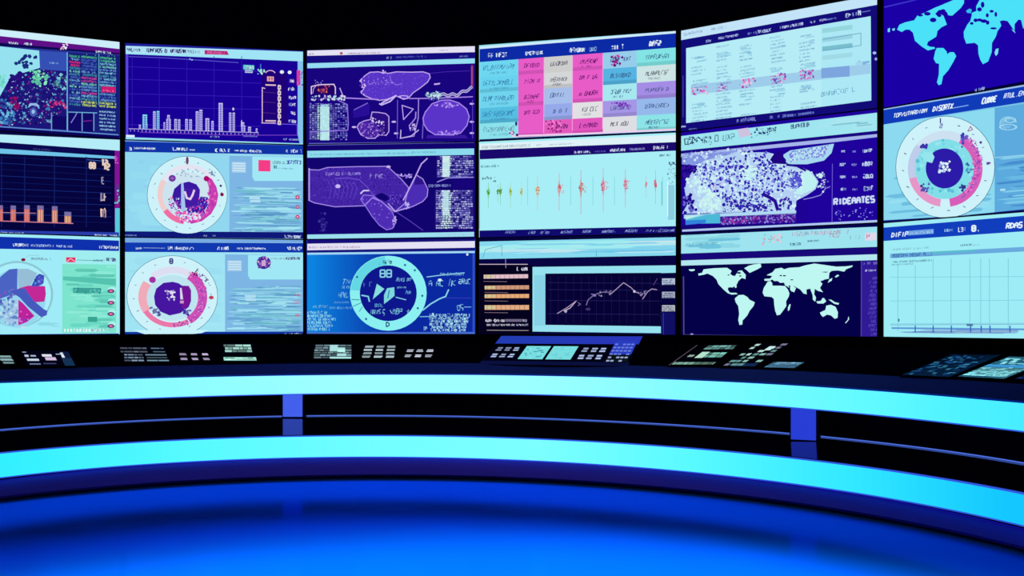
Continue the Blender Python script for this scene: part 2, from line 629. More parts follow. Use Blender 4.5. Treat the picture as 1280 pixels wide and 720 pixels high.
def dial(s, cx, cy, rx, ry, ring_face, core, seed=0, white=(205, 242, 250)):
    s.C_(cx, cy, rx * 1.012, ry * 1.012, (70, 120, 150), 3)
    s.C_(cx, cy, rx, ry, white, 4)
    s.rnd = random.Random(seed)
    for i in range(16):
        a = math.radians(i * 22.5 + 4)
        x, y = cx + rx * .86 * math.cos(a), cy - ry * .86 * math.sin(a)
        s.L_([(x - 4, y), (x + s.rnd.uniform(2, 9), y + s.rnd.uniform(-8, 8))], 4, s.rnd.choice([(90, 130, 170), (120, 120, 170), (60, 60, 120)]), 5)


# --- column 0
def col0():
    s = Scr(0, 0, 0, 20, 4.5)
    s.bg((40, 50, 150))
    s.P([(-410, 85), (0, 118), (672, 190), (672, 140), (0, 62), (-410, 20)], (205, 238, 250), 1)
    s.P([(-410, 112), (0, 150), (672, 218), (672, 185), (0, 112), (-410, 75)], (95, 15, 135), 2)
    s.P([(-410, 130), (0, 168), (672, 216), (672, 208), (0, 150), (-410, 112)], (12, 10, 80), 3)
    s.W_(50, 155, 55, 14, WH)
    s.W_(135, 160, 45, 14, WH)
    s.noise([(340, 155), (385, 155), (385, 195), (340, 190)], 14, 4, 9, [(255, 190, 220), (230, 240, 255)], 5)
    s.W_(540, 205, 90, 14, WH)
    s.P([(-410, 140), (0, 170), (225, 195), (225, 290), (140, 330), (60, 350), (40, 430), (0, 460), (-410, 440)], (150, 225, 240), 3)
    s.P([(220, 195), (378, 205), (378, 310), (225, 300)], (52, 80, 180), 4)
    s.W_(270, 265, 60, 10, (140, 190, 230))
    s.P([(-410, 440), (0, 450), (60, 340), (230, 290), (378, 310), (378, 640), (0, 620), (-410, 600)], (28, 20, 120), 3.6)
    city = [(-410, 460), (0, 460), (60, 350), (230, 300), (378, 320), (378, 520), (290, 600), (0, 620), (-410, 590)]
    s.noise(city, 260, 6, 15, [(20, 10, 90), (45, 25, 130), (70, 20, 120), (30, 60, 140), (60, 130, 180), (90, 170, 200), (55, 15, 110)], 4)
    s.noise(city, 140, 4, 9, [(120, 190, 225), (150, 60, 160), (160, 30, 120), (110, 130, 210), (160, 220, 235)], 5)
    s.noise([(170, 300), (270, 310), (280, 370), (230, 400), (170, 360)], 46, 7, 13, [(110, 215, 170), (140, 235, 190), (90, 190, 160)], 6)
    s.noise([(60, 330), (130, 310), (130, 370), (50, 410)], 26, 10, 18, [(25, 10, 110), (40, 15, 125)], 6)
    s.noise([(130, 225), (205, 225), (215, 295), (90, 290), (30, 330)], 20, 9, 16, [(25, 40, 125), (20, 50, 130)], 6)
    s.noise([(60, 460), (100, 460), (110, 540), (70, 520)], 22, 7, 13, [(150, 15, 95), (120, 10, 100)], 6)
    s.noise([(-20, 330), (35, 330), (25, 400), (-20, 390)], 20, 8, 14, [(130, 225, 210), (100, 205, 200)], 6)
    s.noise([(280, 480), (375, 485), (375, 515), (280, 510)], 20, 6, 11, [(170, 20, 110), (210, 60, 130)], 6)
    s.noise([(0, 470), (55, 470), (90, 560), (60, 605), (0, 605)], 60, 7, 14, [(60, 130, 190), (110, 185, 220), (40, 70, 150)], 6)
    s.noise([(320, 330), (375, 320), (375, 420), (300, 400)], 26, 6, 12, [(130, 200, 210), (90, 170, 180), (60, 100, 120)], 6)
    s.P([(160, 500), (170, 490), (205, 490), (222, 505), (215, 515), (200, 503), (178, 503), (165, 512)], (150, 185, 230), 7.5)
    s.C_(187, 540, 20, 26, (70, 90, 180), 7.5)
    s.C_(187, 538, 9, 12, (150, 195, 235), 8)
    # table of figures on the right of the picture
    s.P([(385, 205), (672, 222), (672, 668), (385, 645)], (22, 30, 120), 4)
    tbl = [(90, 140, 200), (60, 130, 160), (120, 190, 220), (60, 90, 180), (110, 190, 180)]
    for r in range(17):
        y = 228 + r * 17
        if y > 520:
            break
        for (xa, wd) in ((392, 60), (458, 88), (562, 92)):
            col = s.rnd.choice(tbl)
            if r < 2 and xa > 540 or r == 0:
                col = (70, 170, 130)
            if r in (2, 3) and xa < 450:
                col = (220, 40, 110)
            if r in (7, 8, 12) and xa == 458:
                col = (180, 60, 140)
            if r in (15, 16) and xa != 392:
                col = (190, 215, 90)
            s.W_(xa, y + (xa - 385) * .06, wd, 13, col, 6, .3)
            s.noise([(xa, y - 14), (xa + wd, y - 10), (xa + wd, y + 2), (xa, y)], 5, 3, 6, [col, (20, 20, 100)], 5)
    s.P([(570, 395), (650, 400), (650, 432), (570, 428)], (205, 25, 110), 7.5)
    s.W_(580, 422, 60, 12, (250, 120, 170), 8)
    s.P([(380, 535), (530, 545), (530, 655), (380, 640)], (15, 8, 100), 7)
    s.P([(290, 560), (378, 565), (378, 640), (290, 632)], (15, 8, 100), 7)
    for x in (290, 380, 462, 528):
        s.L_([(x, 545), (x, 645)], 5, (120, 160, 220), 8)
    s.L_([(385, 540), (545, 545)], 5, (110, 180, 220), 8)
    s.L_([(400, 600), (425, 560), (432, 545)], 5, (130, 130, 220), 8)
    s.L_([(470, 592), (515, 588)], 5, (130, 30, 150), 8)
    s.L_([(378, 205), (378, 640)], 5, (110, 190, 225), 8)
    s.L_([(556, 215), (556, 500)], 4, (90, 180, 200), 8)
    for y in (540, 560, 580, 600, 620, 640):
        s.W_(560, y, 90, 10, (150, 200, 230), 7, .35)
    s.L_([(-410, 585), (0, 622), (665, 668)], 6, (100, 150, 215), 8)
    s.P([(-410, 590), (0, 627), (672, 674), (672, 700), (0, 655), (-410, 625)], (10, 5, 85), 9)
    s1 = s
    # row 1: dark chart
    s = Scr(0, 1, 0, 165, 5.143)
    s.bg((8, 6, 70))
    s.P([(-470, -5), (0, 15), (770, 45), (770, 120), (0, 65), (-470, 45)], (180, 236, 248), 1)
    s.P([(-470, 45), (0, 66), (738, 118), (738, 142), (0, 108), (-470, 95)], (10, 8, 80), 2)
    s.W_(215, 115, 120, 13, (60, 60, 130))
    s.P([(-470, 95), (0, 106), (740, 156), (740, 172), (0, 138), (-470, 130)], (110, 195, 232), 3)
    s.P([(738, 118), (772, 122), (772, 600), (738, 600)], (130, 20, 150), 2)
    s.noise([(738, 330), (770, 330), (770, 480), (738, 480)], 24, 6, 12, [(90, 200, 210), (150, 20, 110), (50, 60, 150)], 3)
    s.P([(740, 490), (772, 490), (772, 670), (740, 670)], (90, 200, 225), 3)
    s.noise([(740, 150), (765, 150), (765, 200), (740, 200)], 6, 6, 10, [(220, 80, 200)], 3)
    s.P([(-470, 130), (0, 140), (735, 176), (735, 640), (0, 625), (-470, 600)], (5, 4, 60), 4)
    for x in (10, 158, 350, 555):
        s.L_([(x, 160), (x, 610)], 6, (18, 28, 105), 5)
    for k in range(11):
        y = 158 + k * 41
        s.L_([(-470, y - 15), (0, y), (715, y + 45 - k * 3)], 4, (22, 40, 120) if k % 2 else (14, 22, 90), 5)
    s.L_([(560, 178), (700, 190)], 4, (60, 100, 190), 5)
    for (x, y0, w2, c2) in ((-410, 470, 34, 0), (-325, 470, 34, 0), (-240, 470, 34, 0), (-155, 470, 34, 0), (-75, 470, 36, 0), (-15, 470, 34, 0), (68, 472, 34, 0), (155, 470, 36, 0), (240, 472, 40, 1), (334, 476, 36, 1), (414, 512, 44, 1)):
        yb = 572 + x * .035
        s.R(x, y0 + 25, x + w2, yb, (190, 130, 120) if c2 else (200, 105, 105), 6)
        s.R(x, y0, x + w2, y0 + 26, (110, 110, 170), 6)
        s.R(x + 8, y0 + 30, x + w2 - 10, yb - 6, (225, 180, 130) if c2 else (228, 145, 115), 7)
        s.L_([(x + w2 * .5, y0 + 10), (x + w2 * .5, yb)], 5, (190, 90, 110), 8)
    s.L_([(-470, 558), (0, 572), (470, 588)], 5, (220, 130, 150), 9)
    s.L_([(0, 517), (230, 522)], 4, (190, 140, 180), 9)
    for (x, y) in ((577, 232), (655, 215), (668, 240)):
        s.T('88' if x == 577 else 'T2', x, y, 36, (230, 205, 190), 6, 40, .3)
    s.W_(655, 330, 36, 60, (150, 150, 180), 6, .18)
    s.W_(652, 440, 38, 70, (205, 185, 190), 6, .18)
    s.W_(645, 545, 40, 70, (240, 200, 180), 6, .16)
    s.P([(-470, 600), (0, 628), (150, 635), (765, 645), (765, 668), (0, 655), (-470, 630)], (40, 60, 170), 6)
    s.W_(0, 655, 155, 16, (200, 225, 250), 7)
    s.W_(0, 682, 150, 14, (180, 215, 250), 8)
    s.W_(610, 668, 145, 14, (220, 235, 255), 8)
    s.P([(-470, 640), (0, 672), (765, 690), (765, 700), (0, 684), (-470, 655)], (90, 160, 225), 7)
    s2 = s
    # row 2: pie chart and green list
    s = Scr(0, 2, 0, 290, 5.143)
    s.bg((160, 235, 248))
    s.P([(-470, 0), (0, 30), (765, 55), (765, 122), (0, 108), (-470, 90)], (14, 48, 172), 2)
    s.W_(85, 90, 100, 20, WH, 6, .26)
    s.W_(200, 92, 270, 16, (190, 220, 250), 6)
    s.W_(640, 105, 120, 20, WH, 6, .24)
    s.P([(400, 120), (765, 130), (765, 650), (400, 650)], (125, 228, 205), 2)
    s.P([(400, 120), (765, 130), (765, 210), (400, 205)], (160, 238, 240), 3)
    s.P([(747, 200), (765, 200), (765, 650), (747, 650)], (160, 238, 240), 3.2)
    s.streaks(405, 210, 745, 640, 60, 8, 24, [(105, 215, 195), (140, 235, 215), (95, 200, 180), (125, 225, 200)], 4)
    s.P([(405, 285), (745, 300), (745, 345), (405, 310)], (85, 195, 175), 5.2)
    s.R(470, 358, 650, 392, (60, 160, 150), 5.5)
    s.R(565, 545, 625, 578, (55, 165, 145), 5.5)
    s.noise([(470, 358), (650, 368), (650, 395), (470, 390)], 20, 6, 12, [(90, 190, 180), (40, 130, 130)], 5.8)
    s.R(425, 162, 485, 194, (225, 50, 105), 6)
    s.L_([(430, 190), (455, 170), (480, 190)], 6, (250, 170, 190), 7)
    s.L_([(495, 180), (660, 185)], 3, (60, 110, 140), 6)
    s.W_(600, 188, 75, 14, (70, 110, 150), 6)
    s.W_(685, 186, 60, 22, (70, 50, 130), 6, .3)
    for y in (380, 455, 527, 605):
        s.C_(713, y, 22, 13, (80, 60, 130), 6)
        s.C_(713, y, 12, 7, (235, 110, 140), 7)
        s.C_(720, y - 14, 26, 12, (180, 240, 235), 5.5)
    for k in range(12):
        s.R(412 + k * 20, 622, 422 + k * 20, 642, (225, 250, 250), 6)
    s.W_(470, 640, 240, 20, (210, 245, 250), 7)
    s.C_(150, 178, 14, 10, (130, 20, 50), 6)
    s.L_([(165, 165), (185, 150), (250, 150)], 3, (150, 190, 200), 6)
    s.W_(200, 178, 130, 18, (110, 140, 160), 6)
    s.C_(110, 400, 232, 214, (140, 200, 212), 3)
    s.C_(110, 402, 218, 203, (170, 238, 250), 3.5)
    s.C_(110, 425, 185, 190, (150, 215, 240), 4, n=60)
    s.P([(110, 390), (112, 235), (60, 240), (5, 285), (-70, 400), (0, 430)], (75, 100, 195), 5)
    s.P([(110, 238), (180, 236), (240, 265), (190, 350), (120, 362)], (150, 190, 215), 5)
    s.P([(200, 350), (235, 280), (255, 268), (285, 280), (280, 330), (240, 352)], (60, 80, 190), 6)
    s.noise([(220, 290), (270, 285), (265, 330), (225, 340)], 14, 6, 11, [(130, 90, 200), (90, 150, 225), (50, 50, 160)], 6.5)
    s.P([(120, 362), (180, 345), (290, 348), (295, 400), (285, 448), (215, 452), (150, 400)], (195, 40, 150), 6)
    s.P([(120, 365), (160, 362), (215, 440), (280, 495), (305, 508), (300, 535), (265, 548), (180, 480), (125, 420), (60, 380)], (70, 90, 190), 7)
    s.P([(118, 435), (150, 460), (222, 540), (170, 580), (118, 600)], (190, 35, 155), 6)
    s.noise([(130, 510), (215, 530), (165, 590), (120, 600)], 22, 5, 10, [(120, 60, 190), (230, 120, 220), (150, 40, 150)], 6.6)
    s.P([(30, 450), (110, 430), (115, 600), (60, 598), (10, 540)], (165, 200, 230), 5)
    s.noise([(0, 440), (110, 430), (112, 600), (40, 595), (-60, 520)], 80, 8, 15, [(120, 170, 215), (190, 225, 240), (90, 130, 200), (160, 190, 230)], 5.5)
    s.noise([(-60, 380), (110, 370), (60, 440), (-60, 460)], 26, 9, 18, [(80, 90, 190), (110, 120, 200), (130, 80, 190)], 5.7)
    s.C_(150, 612, 14, 8, (200, 225, 235), 4)
    s.streaks(215, 560, 390, 620, 10, 3, 6, [(140, 215, 230)], 3.8)
    s.P([(-470, 655), (0, 658), (765, 652), (765, 700), (-470, 700)], (14, 40, 140), 8)
    s.W_(630, 682, 130, 26, WH, 9, .24)
    return s1, s2, s


def dashboard_right(s, x0, yt, yb, pink=True, cx=0):
    """slate side panel of the dial screens"""
    s.P([(x0, yt), (1225, yt + 10), (1225, yb), (x0, yb)], (125, 182, 228), 2)
    s.P([(x0 + 150, yt + 5), (1225, yt + 12), (1225, yt + 165), (x0 + 165, yt + 165), (x0 + 150, yt + 140)], (160, 232, 245), 3)
    s.R(x0 + 15, yt + 40, x0 + 108, yt + 110, (165, 205, 235), 3)
    for k in range(4):
        s.R(x0 + 22, yt + 46 + k * 16, x0 + 104, yt + 53 + k * 16, (205, 232, 245), 4)
    s.streaks(x0 + 5, yt + 205, 1215, yb - 2, 260, 3, 10, [(105, 165, 210), (150, 215, 238), (130, 195, 230), (90, 150, 200), (165, 228, 242), (110, 190, 205)], 3)
    s.R(x0 + 130, yt + 265, x0 + 200, yt + 285, (175, 220, 240), 5)
    s.R(x0 + 135, yt + 290, x0 + 202, yt + 305, (180, 224, 242), 5)


def col1():
    s = Scr(1, 0, 145, 40, 4.967)
    s.bg((24, 0, 150))
    s.P([(55, 55), (1165, 110), (1165, 130), (55, 85)], (30, 30, 150), 1)
    s.P([(60, 85), (1165, 122), (1165, 182), (60, 136)], (160, 228, 245), 2)
    s.P([(60, 85), (700, 108), (700, 145), (60, 128)], (175, 225, 245), 2.3)
    s.W_(68, 118, 85, 26, (40, 40, 120), 6, .2)
    s.W_(170, 122, 150, 28, (35, 25, 110), 6, .24)
    s.W_(325, 125, 112, 26, (60, 30, 110), 6, .3)
    s.W_(445, 130, 85, 24, (130, 190, 200), 6)
    s.P([(550, 112), (690, 118), (700, 142), (550, 138)], (175, 40, 120), 5)
    s.W_(560, 134, 120, 18, (235, 110, 170), 6)
    s.P([(60, 136), (62, 650), (75, 650), (75, 137)], (90, 70, 220), 2.4)
    s.P([(1128, 180), (1165, 182), (1165, 705), (1142, 702), (1128, 640)], (130, 195, 235), 3)
    s.P([(1122, 235), (1145, 237), (1145, 330), (1122, 330)], (215, 60, 165), 5)
    s.noise([(1128, 240), (1165, 240), (1165, 360), (1128, 350)], 12, 4, 8, [(80, 60, 190), (230, 120, 200)], 5.5)
    for k, y in enumerate((215, 293, 383, 465, 575)):
        s.L_([(80, y), (900, y + 30 - k * 5)], 4, (52, 30, 180), 3)
    for x in (100, 268, 440, 608, 780):
        s.L_([(x, 150), (x, 615)], 4, (46, 25, 174), 3)
    s.L_([(80, 152), (300, 160), (760, 190)], 4, (100, 90, 210), 3)
    s.noise([(455, 165), (480, 165), (480, 176), (455, 176)], 4, 3, 6, [(170, 200, 240)], 4)
    bars = [(142, 575, 12), (165, 512, 28), (185, 570, 10), (230, 492, 16), (253, 490, 16), (295, 560, 9), (312, 540, 28), (318, 515, 16), (362, 540, 16), (385, 542, 14),
            (430, 540, 16), (455, 542, 16), (495, 492, 18), (518, 482, 18), (555, 535, 24), (592, 552, 14), (637, 440, 26), (702, 500, 14), (724, 500, 14), (778, 580, 24), (784, 560, 12), (820, 588, 18), (868, 598, 10)]
    for i, (x, y, w2) in enumerate(bars):
        yb = 600 + (x - 142) * .035
        colr = (130, 225, 235) if i in (1, 4) else (200, 190, 240)
        s.R(x, y, x + w2, yb, colr, 6)
        s.R(x + w2 * .4, y + 8, x + w2 * .62, yb, (70, 50, 190), 7)
        for q in range(int((yb - y) / 14)):
            s.R(x - 2, y + 10 + q * 14, x + w2, y + 14 + q * 14, (110, 110, 210), 8)
    s.C_(728, 478, 6, 9, (220, 200, 240), 6)
    s.C_(780, 575, 4, 30, (210, 200, 240), 6)
    s.L_([(80, 600), (150, 602), (885, 625)], 4, (190, 170, 235), 5)
    for k in range(34):
        s.L_([(90 + k * 24, 606 + k * .8), (90 + k * 24, 616 + k * .8)], 4, (160, 150, 230), 5)
    s.L_([(150, 622), (700, 640), (1125, 640)], 5, (110, 60, 190), 6)
    s.L_([(900, 565), (1125, 575), (1125, 635)], 4, (110, 90, 220), 6)
    s.W_(585, 654, 60, 12, (180, 190, 240), 6)
    s.W_(790, 650, 90, 10, (130, 130, 220), 6)
    s.R(62, 638, 115, 655, (225, 235, 255), 7)
    # legend
    s.P([(905, 240), (1060, 250), (1060, 575), (905, 565)], (30, 0, 120), 4)
    s.R(790, 203, 858, 232, (90, 200, 205), 6)
    s.W_(795, 228, 60, 20, (215, 250, 240), 7, .25)
    s.R(800, 236, 848, 252, (190, 215, 240), 6)
    s.L_([(800, 244), (845, 246)], 4, (60, 60, 160), 7)
    s.L_([(898, 200), (898, 255)], 6, (70, 120, 220), 6)
    s.noise([(878, 232), (920, 234), (920, 262), (878, 260)], 16, 5, 9, [(140, 225, 210), (190, 240, 220)], 6)
    s.C_(958, 262, 34, 26, (240, 190, 215), 6, 20, 160, .82)
    s.L_([(908, 345), (908, 565), (990, 565)], 5, (240, 200, 220), 6)
    s.L_([(908, 345), (925, 350)], 5, (240, 200, 220), 6)
    s.R(938, 275, 980, 305, (235, 170, 170), 7)
    s.R(948, 280, 956, 300, (160, 80, 140), 8)
    s.R(965, 280, 972, 300, (160, 80, 140), 8)
    s.L_([(930, 328), (990, 330)], 8, (235, 200, 200), 7)
    for (xa, ya) in ((912, 372), (912, 433), (912, 500)):
        s.L_([(xa, ya), (990, ya + 6)], 4, (80, 40, 120), 6)
    s.L_([(930, 551), (990, 552)], 9, (225, 190, 210), 7)
    for y in (330, 365, 400, 440, 475, 510, 550):
        s.R(1004, y, 1024, y + 26, (235, 215, 220), 7)
        s.R(1010, y + 6, 1018, y + 20, (150, 110, 150), 8)
    s.L_([(1012, 330), (1012, 572)], 8, (225, 200, 215), 6.5)
    s.C_(1030, 248, 13, 11, (225, 235, 245), 7)
    s.C_(1078, 250, 12, 11, (235, 240, 250), 7)
    s.R(1075, 290, 1108, 315, (90, 60, 140), 6)
    for (y, w2) in ((312, 30), (362, 42), (414, 46), (458, 46), (512, 30), (562, 46)):
        s.W_(1072 if w2 > 30 else 1085, y, w2, 20, (225, 225, 245), 7, .3)
    s.P([(60, 652), (1165, 692), (1165, 706), (60, 666)], (150, 220, 240), 8)
    s.W_(1040, 670, 22, 14, (200, 220, 245), 7)
    s.W_(1075, 672, 70, 12, (170, 200, 240), 7)
    a = s
    # rows 1, 2 : dials
    s = Scr(1, 1, 145, 170, 5.224)
    s.bg((150, 218, 240))
    s.P([(55, 0), (1225, 30), (1225, 60), (55, 35)], (115, 160, 220), 1)
    s.P([(55, 35), (1225, 60), (1225, 122), (55, 103)], (14, 50, 165), 2)
    for (x, y, w2, h) in ((88, 92, 16, 24), (118, 84, 150, 14), (372, 92, 98, 22), (482, 94, 40, 10), (650, 102, 98, 26), (775, 98, 30, 10), (812, 104, 170, 18), (1110, 106, 24, 20), (1145, 108, 70, 24)):
        s.W_(x, y, w2, h, WH, 6, .26)
    s.P([(55, 103), (740, 116), (740, 628), (55, 622)], (145, 215, 240), 1.2)
    s.streaks(60, 120, 430, 610, 40, 20, 60, [(148, 218, 240), (142, 212, 238), (152, 222, 242)], 1.4)
    dashboard_right(s, 740, 128, 628)
    s.R(930, 156, 1008, 230, (245, 60, 135), 6)
    s.W_(1025, 180, 80, 20, (90, 120, 130), 6)
    s.W_(1115, 180, 95, 26, (60, 60, 165), 6, .26)
    s.W_(1030, 212, 20, 26, (70, 120, 140), 6)
    s.W_(1060, 215, 100, 10, (120, 190, 200), 6)
    for y, w2 in ((400, 14), (463, 9), (528, 14)):
        s.C_(1185, y, w2, 13, (190, 50, 110), 7)
        s.C_(1185, y, w2 * .45, 5, (235, 200, 220), 8)
    dial(s, 465, 385, 260, 252, None, None, 3)
    s.C_(470, 380, 200, 196, (228, 228, 242), 5.2, 30, 150, .84)
    s.C_(470, 380, 200, 196, (240, 205, 205), 5.3, 150, 215, .80)
    s.C_(468, 382, 196, 196, (238, 110, 165), 5.4, 215, 262, .82)
    s.P([(592, 260), (625, 280), (655, 330), (668, 385), (655, 450), (620, 510), (560, 556), (490, 574), (480, 560), (560, 520), (600, 460), (612, 390), (605, 330), (590, 285)], (200, 60, 175), 5.6)
    s.noise([(600, 290), (650, 350), (655, 430), (600, 510), (510, 565), (600, 450)], 50, 6, 12, [(235, 110, 190), (170, 50, 180), (215, 80, 185)], 6)
    s.C_(462, 385, 158, 150, (205, 228, 240), 5.5)
    s.noise([(390, 215), (560, 220), (590, 260), (540, 275), (400, 260)], 40, 5, 10, [(170, 190, 215), (215, 235, 240), (150, 175, 200)], 6)
    s.P([(365, 400), (380, 345), (420, 310), (475, 297), (525, 315), (548, 350), (545, 395), (600, 400), (598, 450), (570, 500), (450, 500), (400, 460)], (58, 24, 160), 6.2)
    s.noise([(340, 400), (600, 400), (600, 480), (540, 550), (420, 555), (350, 480)], 150, 5, 11, [(80, 60, 190), (235, 60, 170), (205, 100, 200), (200, 225, 245), (50, 30, 150), (110, 60, 190)], 7)
    s.noise([(380, 490), (560, 500), (540, 560), (420, 565)], 70, 5, 11, [(240, 60, 165), (250, 110, 185), (200, 60, 190), (230, 230, 250)], 7.6)
    s.P([(440, 340), (540, 340), (540, 400), (530, 450), (450, 470)], (68, 26, 165), 7.8)
    s.P([(425, 305), (440, 305), (455, 490), (425, 490)], (165, 195, 235), 8.2)
    s.L_([(450, 365), (462, 405), (485, 412), (500, 385), (510, 355)], 13, (230, 205, 235), 8.4)
    s.C_(367, 276, 23, 22, (105, 50, 160), 7)
    s.C_(367, 276, 12, 10, (150, 90, 180), 7.5)
    s.C_(590, 278, 18, 18, (170, 10, 110), 7)
    s.C_(465, 160, 9, 26, (120, 60, 110), 7)
    s.noise([(612, 220), (655, 235), (640, 265), (610, 250)], 12, 5, 9, [(110, 140, 180)], 7)
    s.C_(692, 382, 12, 12, (130, 15, 80), 7)
    s.C_(684, 325, 8, 8, (60, 60, 90), 7)
    s.P([(55, 622), (1225, 628), (1225, 672), (55, 660)], (14, 24, 120), 8.6)
    s.C_(465, 385, 258, 252, (205, 242, 250), 8.8, 250, 290, .93)
    s.W_(60, 652, 75, 10, (120, 150, 210), 9.5)
    s.W_(575, 656, 20, 12, (200, 220, 250), 9.5)
    s.W_(630, 656, 20, 12, (150, 170, 220), 9.5)
    s.W_(1100, 665, 110, 20, (215, 230, 255), 9.5, .26)
    b = s
    s = Scr(1, 2, 145, 290, 5.224)
    s.bg((160, 228, 244))
    s.P([(55, 30), (1225, 50), (1225, 70), (55, 68)], (120, 170, 225), 1)
    s.P([(55, 68), (1225, 72), (1225, 134), (55, 130)], (16, 56, 175), 2)
    for (x, y, w2, h) in ((130, 112, 40, 14), (180, 105, 140, 4), (340, 114, 32, 24), (382, 114, 130, 20), (662, 116, 74, 24), (790, 112, 190, 14), (1118, 114, 26, 22), (1152, 116, 64, 24)):
        s.W_(x, y, w2, h, WH, 6, .26)
    s.streaks(60, 140, 700, 650, 30, 20, 60, [(162, 230, 245), (155, 224, 242)], 1.4)
    dashboard_right(s, 712, 145, 650)
    s.C_(965, 200, 46, 42, (70, 45, 155), 6)
    s.noise([(925, 165), (1005, 165), (1005, 235), (925, 235)], 40, 5, 11, [(110, 60, 170), (60, 30, 140), (190, 120, 190), (220, 170, 210)], 7)
    s.R(950, 185, 978, 222, (205, 165, 215), 8)
    s.W_(1015, 178, 90, 12, (130, 150, 170), 6)
    s.W_(1110, 180, 105, 20, (80, 50, 120), 6, .26)
    for y in (410, 456, 542):
        s.W_(1168, y + 10, 38, 22, (200, 80, 130), 7)
    dial(s, 367, 418, 295, 262, None, None, 8)
    s.C_(370, 425, 225, 200, (222, 222, 242), 5.2, 45, 130, .78)
    s.C_(370, 425, 225, 200, (240, 170, 185), 5.3, 148, 212, .74)
    s.C_(370, 425, 222, 198, (235, 120, 170), 5.4, 210, 300, .84)
    s.C_(370, 425, 226, 205, (205, 80, 180), 5.5, -58, 55, .70)
    s.noise([(490, 280), (545, 270), (590, 370), (590, 470), (540, 560), (480, 590), (545, 480), (535, 360)], 100, 5, 10, [(170, 70, 190), (225, 130, 210), (150, 60, 180), (215, 70, 180)], 6)
    s.C_(368, 430, 168, 150, (190, 228, 240), 5.6)
    s.P([(248, 420), (262, 370), (310, 332), (370, 325), (410, 335), (430, 350), (475, 352), (490, 380), (490, 450), (475, 490), (420, 530), (350, 545), (290, 520), (255, 475)], (70, 22, 160), 6.5)
    s.P([(430, 352), (475, 352), (490, 380), (490, 450), (465, 490), (430, 500)], (115, 20, 150), 7)
    s.noise([(320, 380), (385, 385), (380, 445), (330, 445)], 26, 6, 11, [(225, 220, 240), (160, 140, 210), (240, 235, 250)], 7.5)
    s.P([(418, 365), (428, 365), (438, 440), (420, 440)], (225, 215, 240), 8)
    s.R(418, 448, 442, 466, (215, 150, 200), 8)
    s.C_(238, 312, 22, 21, (165, 50, 160), 7)
    s.noise([(215, 490), (270, 500), (300, 545), (250, 540)], 22, 6, 12, [(60, 60, 140), (110, 110, 170)], 7)
    s.noise([(440, 505), (490, 510), (480, 545), (440, 540)], 18, 6, 12, [(60, 40, 160), (110, 90, 190)], 7)
    s.noise([(370, 585), (470, 580), (480, 605), (380, 618)], 26, 5, 9, [(150, 60, 170), (215, 120, 200)], 7)
    s.noise([(480, 265), (540, 262), (520, 310), (480, 300)], 18, 6, 11, [(215, 60, 170), (240, 150, 210), (120, 30, 110)], 7)
    s.L_([(518, 262), (535, 240)], 6, (50, 30, 80), 8)
    s.T('8', 352, 205, 30, (60, 50, 130), 7, 24, .3)
    s.C_(622, 428, 16, 12, (195, 60, 90), 7)
    s.noise([(560, 275), (590, 290), (625, 350), (600, 360)], 10, 5, 10, [(120, 130, 160), (90, 90, 150)], 7)
    s.P([(55, 652), (1225, 650), (1225, 705), (55, 705)], (14, 50, 160), 8.6)
    s.P([(120, 640), (140, 652), (185, 672), (230, 674), (500, 674), (560, 660), (610, 640)], (200, 242, 250), 8.9)
    s.W_(1095, 680, 120, 20, WH, 9.5, .3)
    return a, b, s


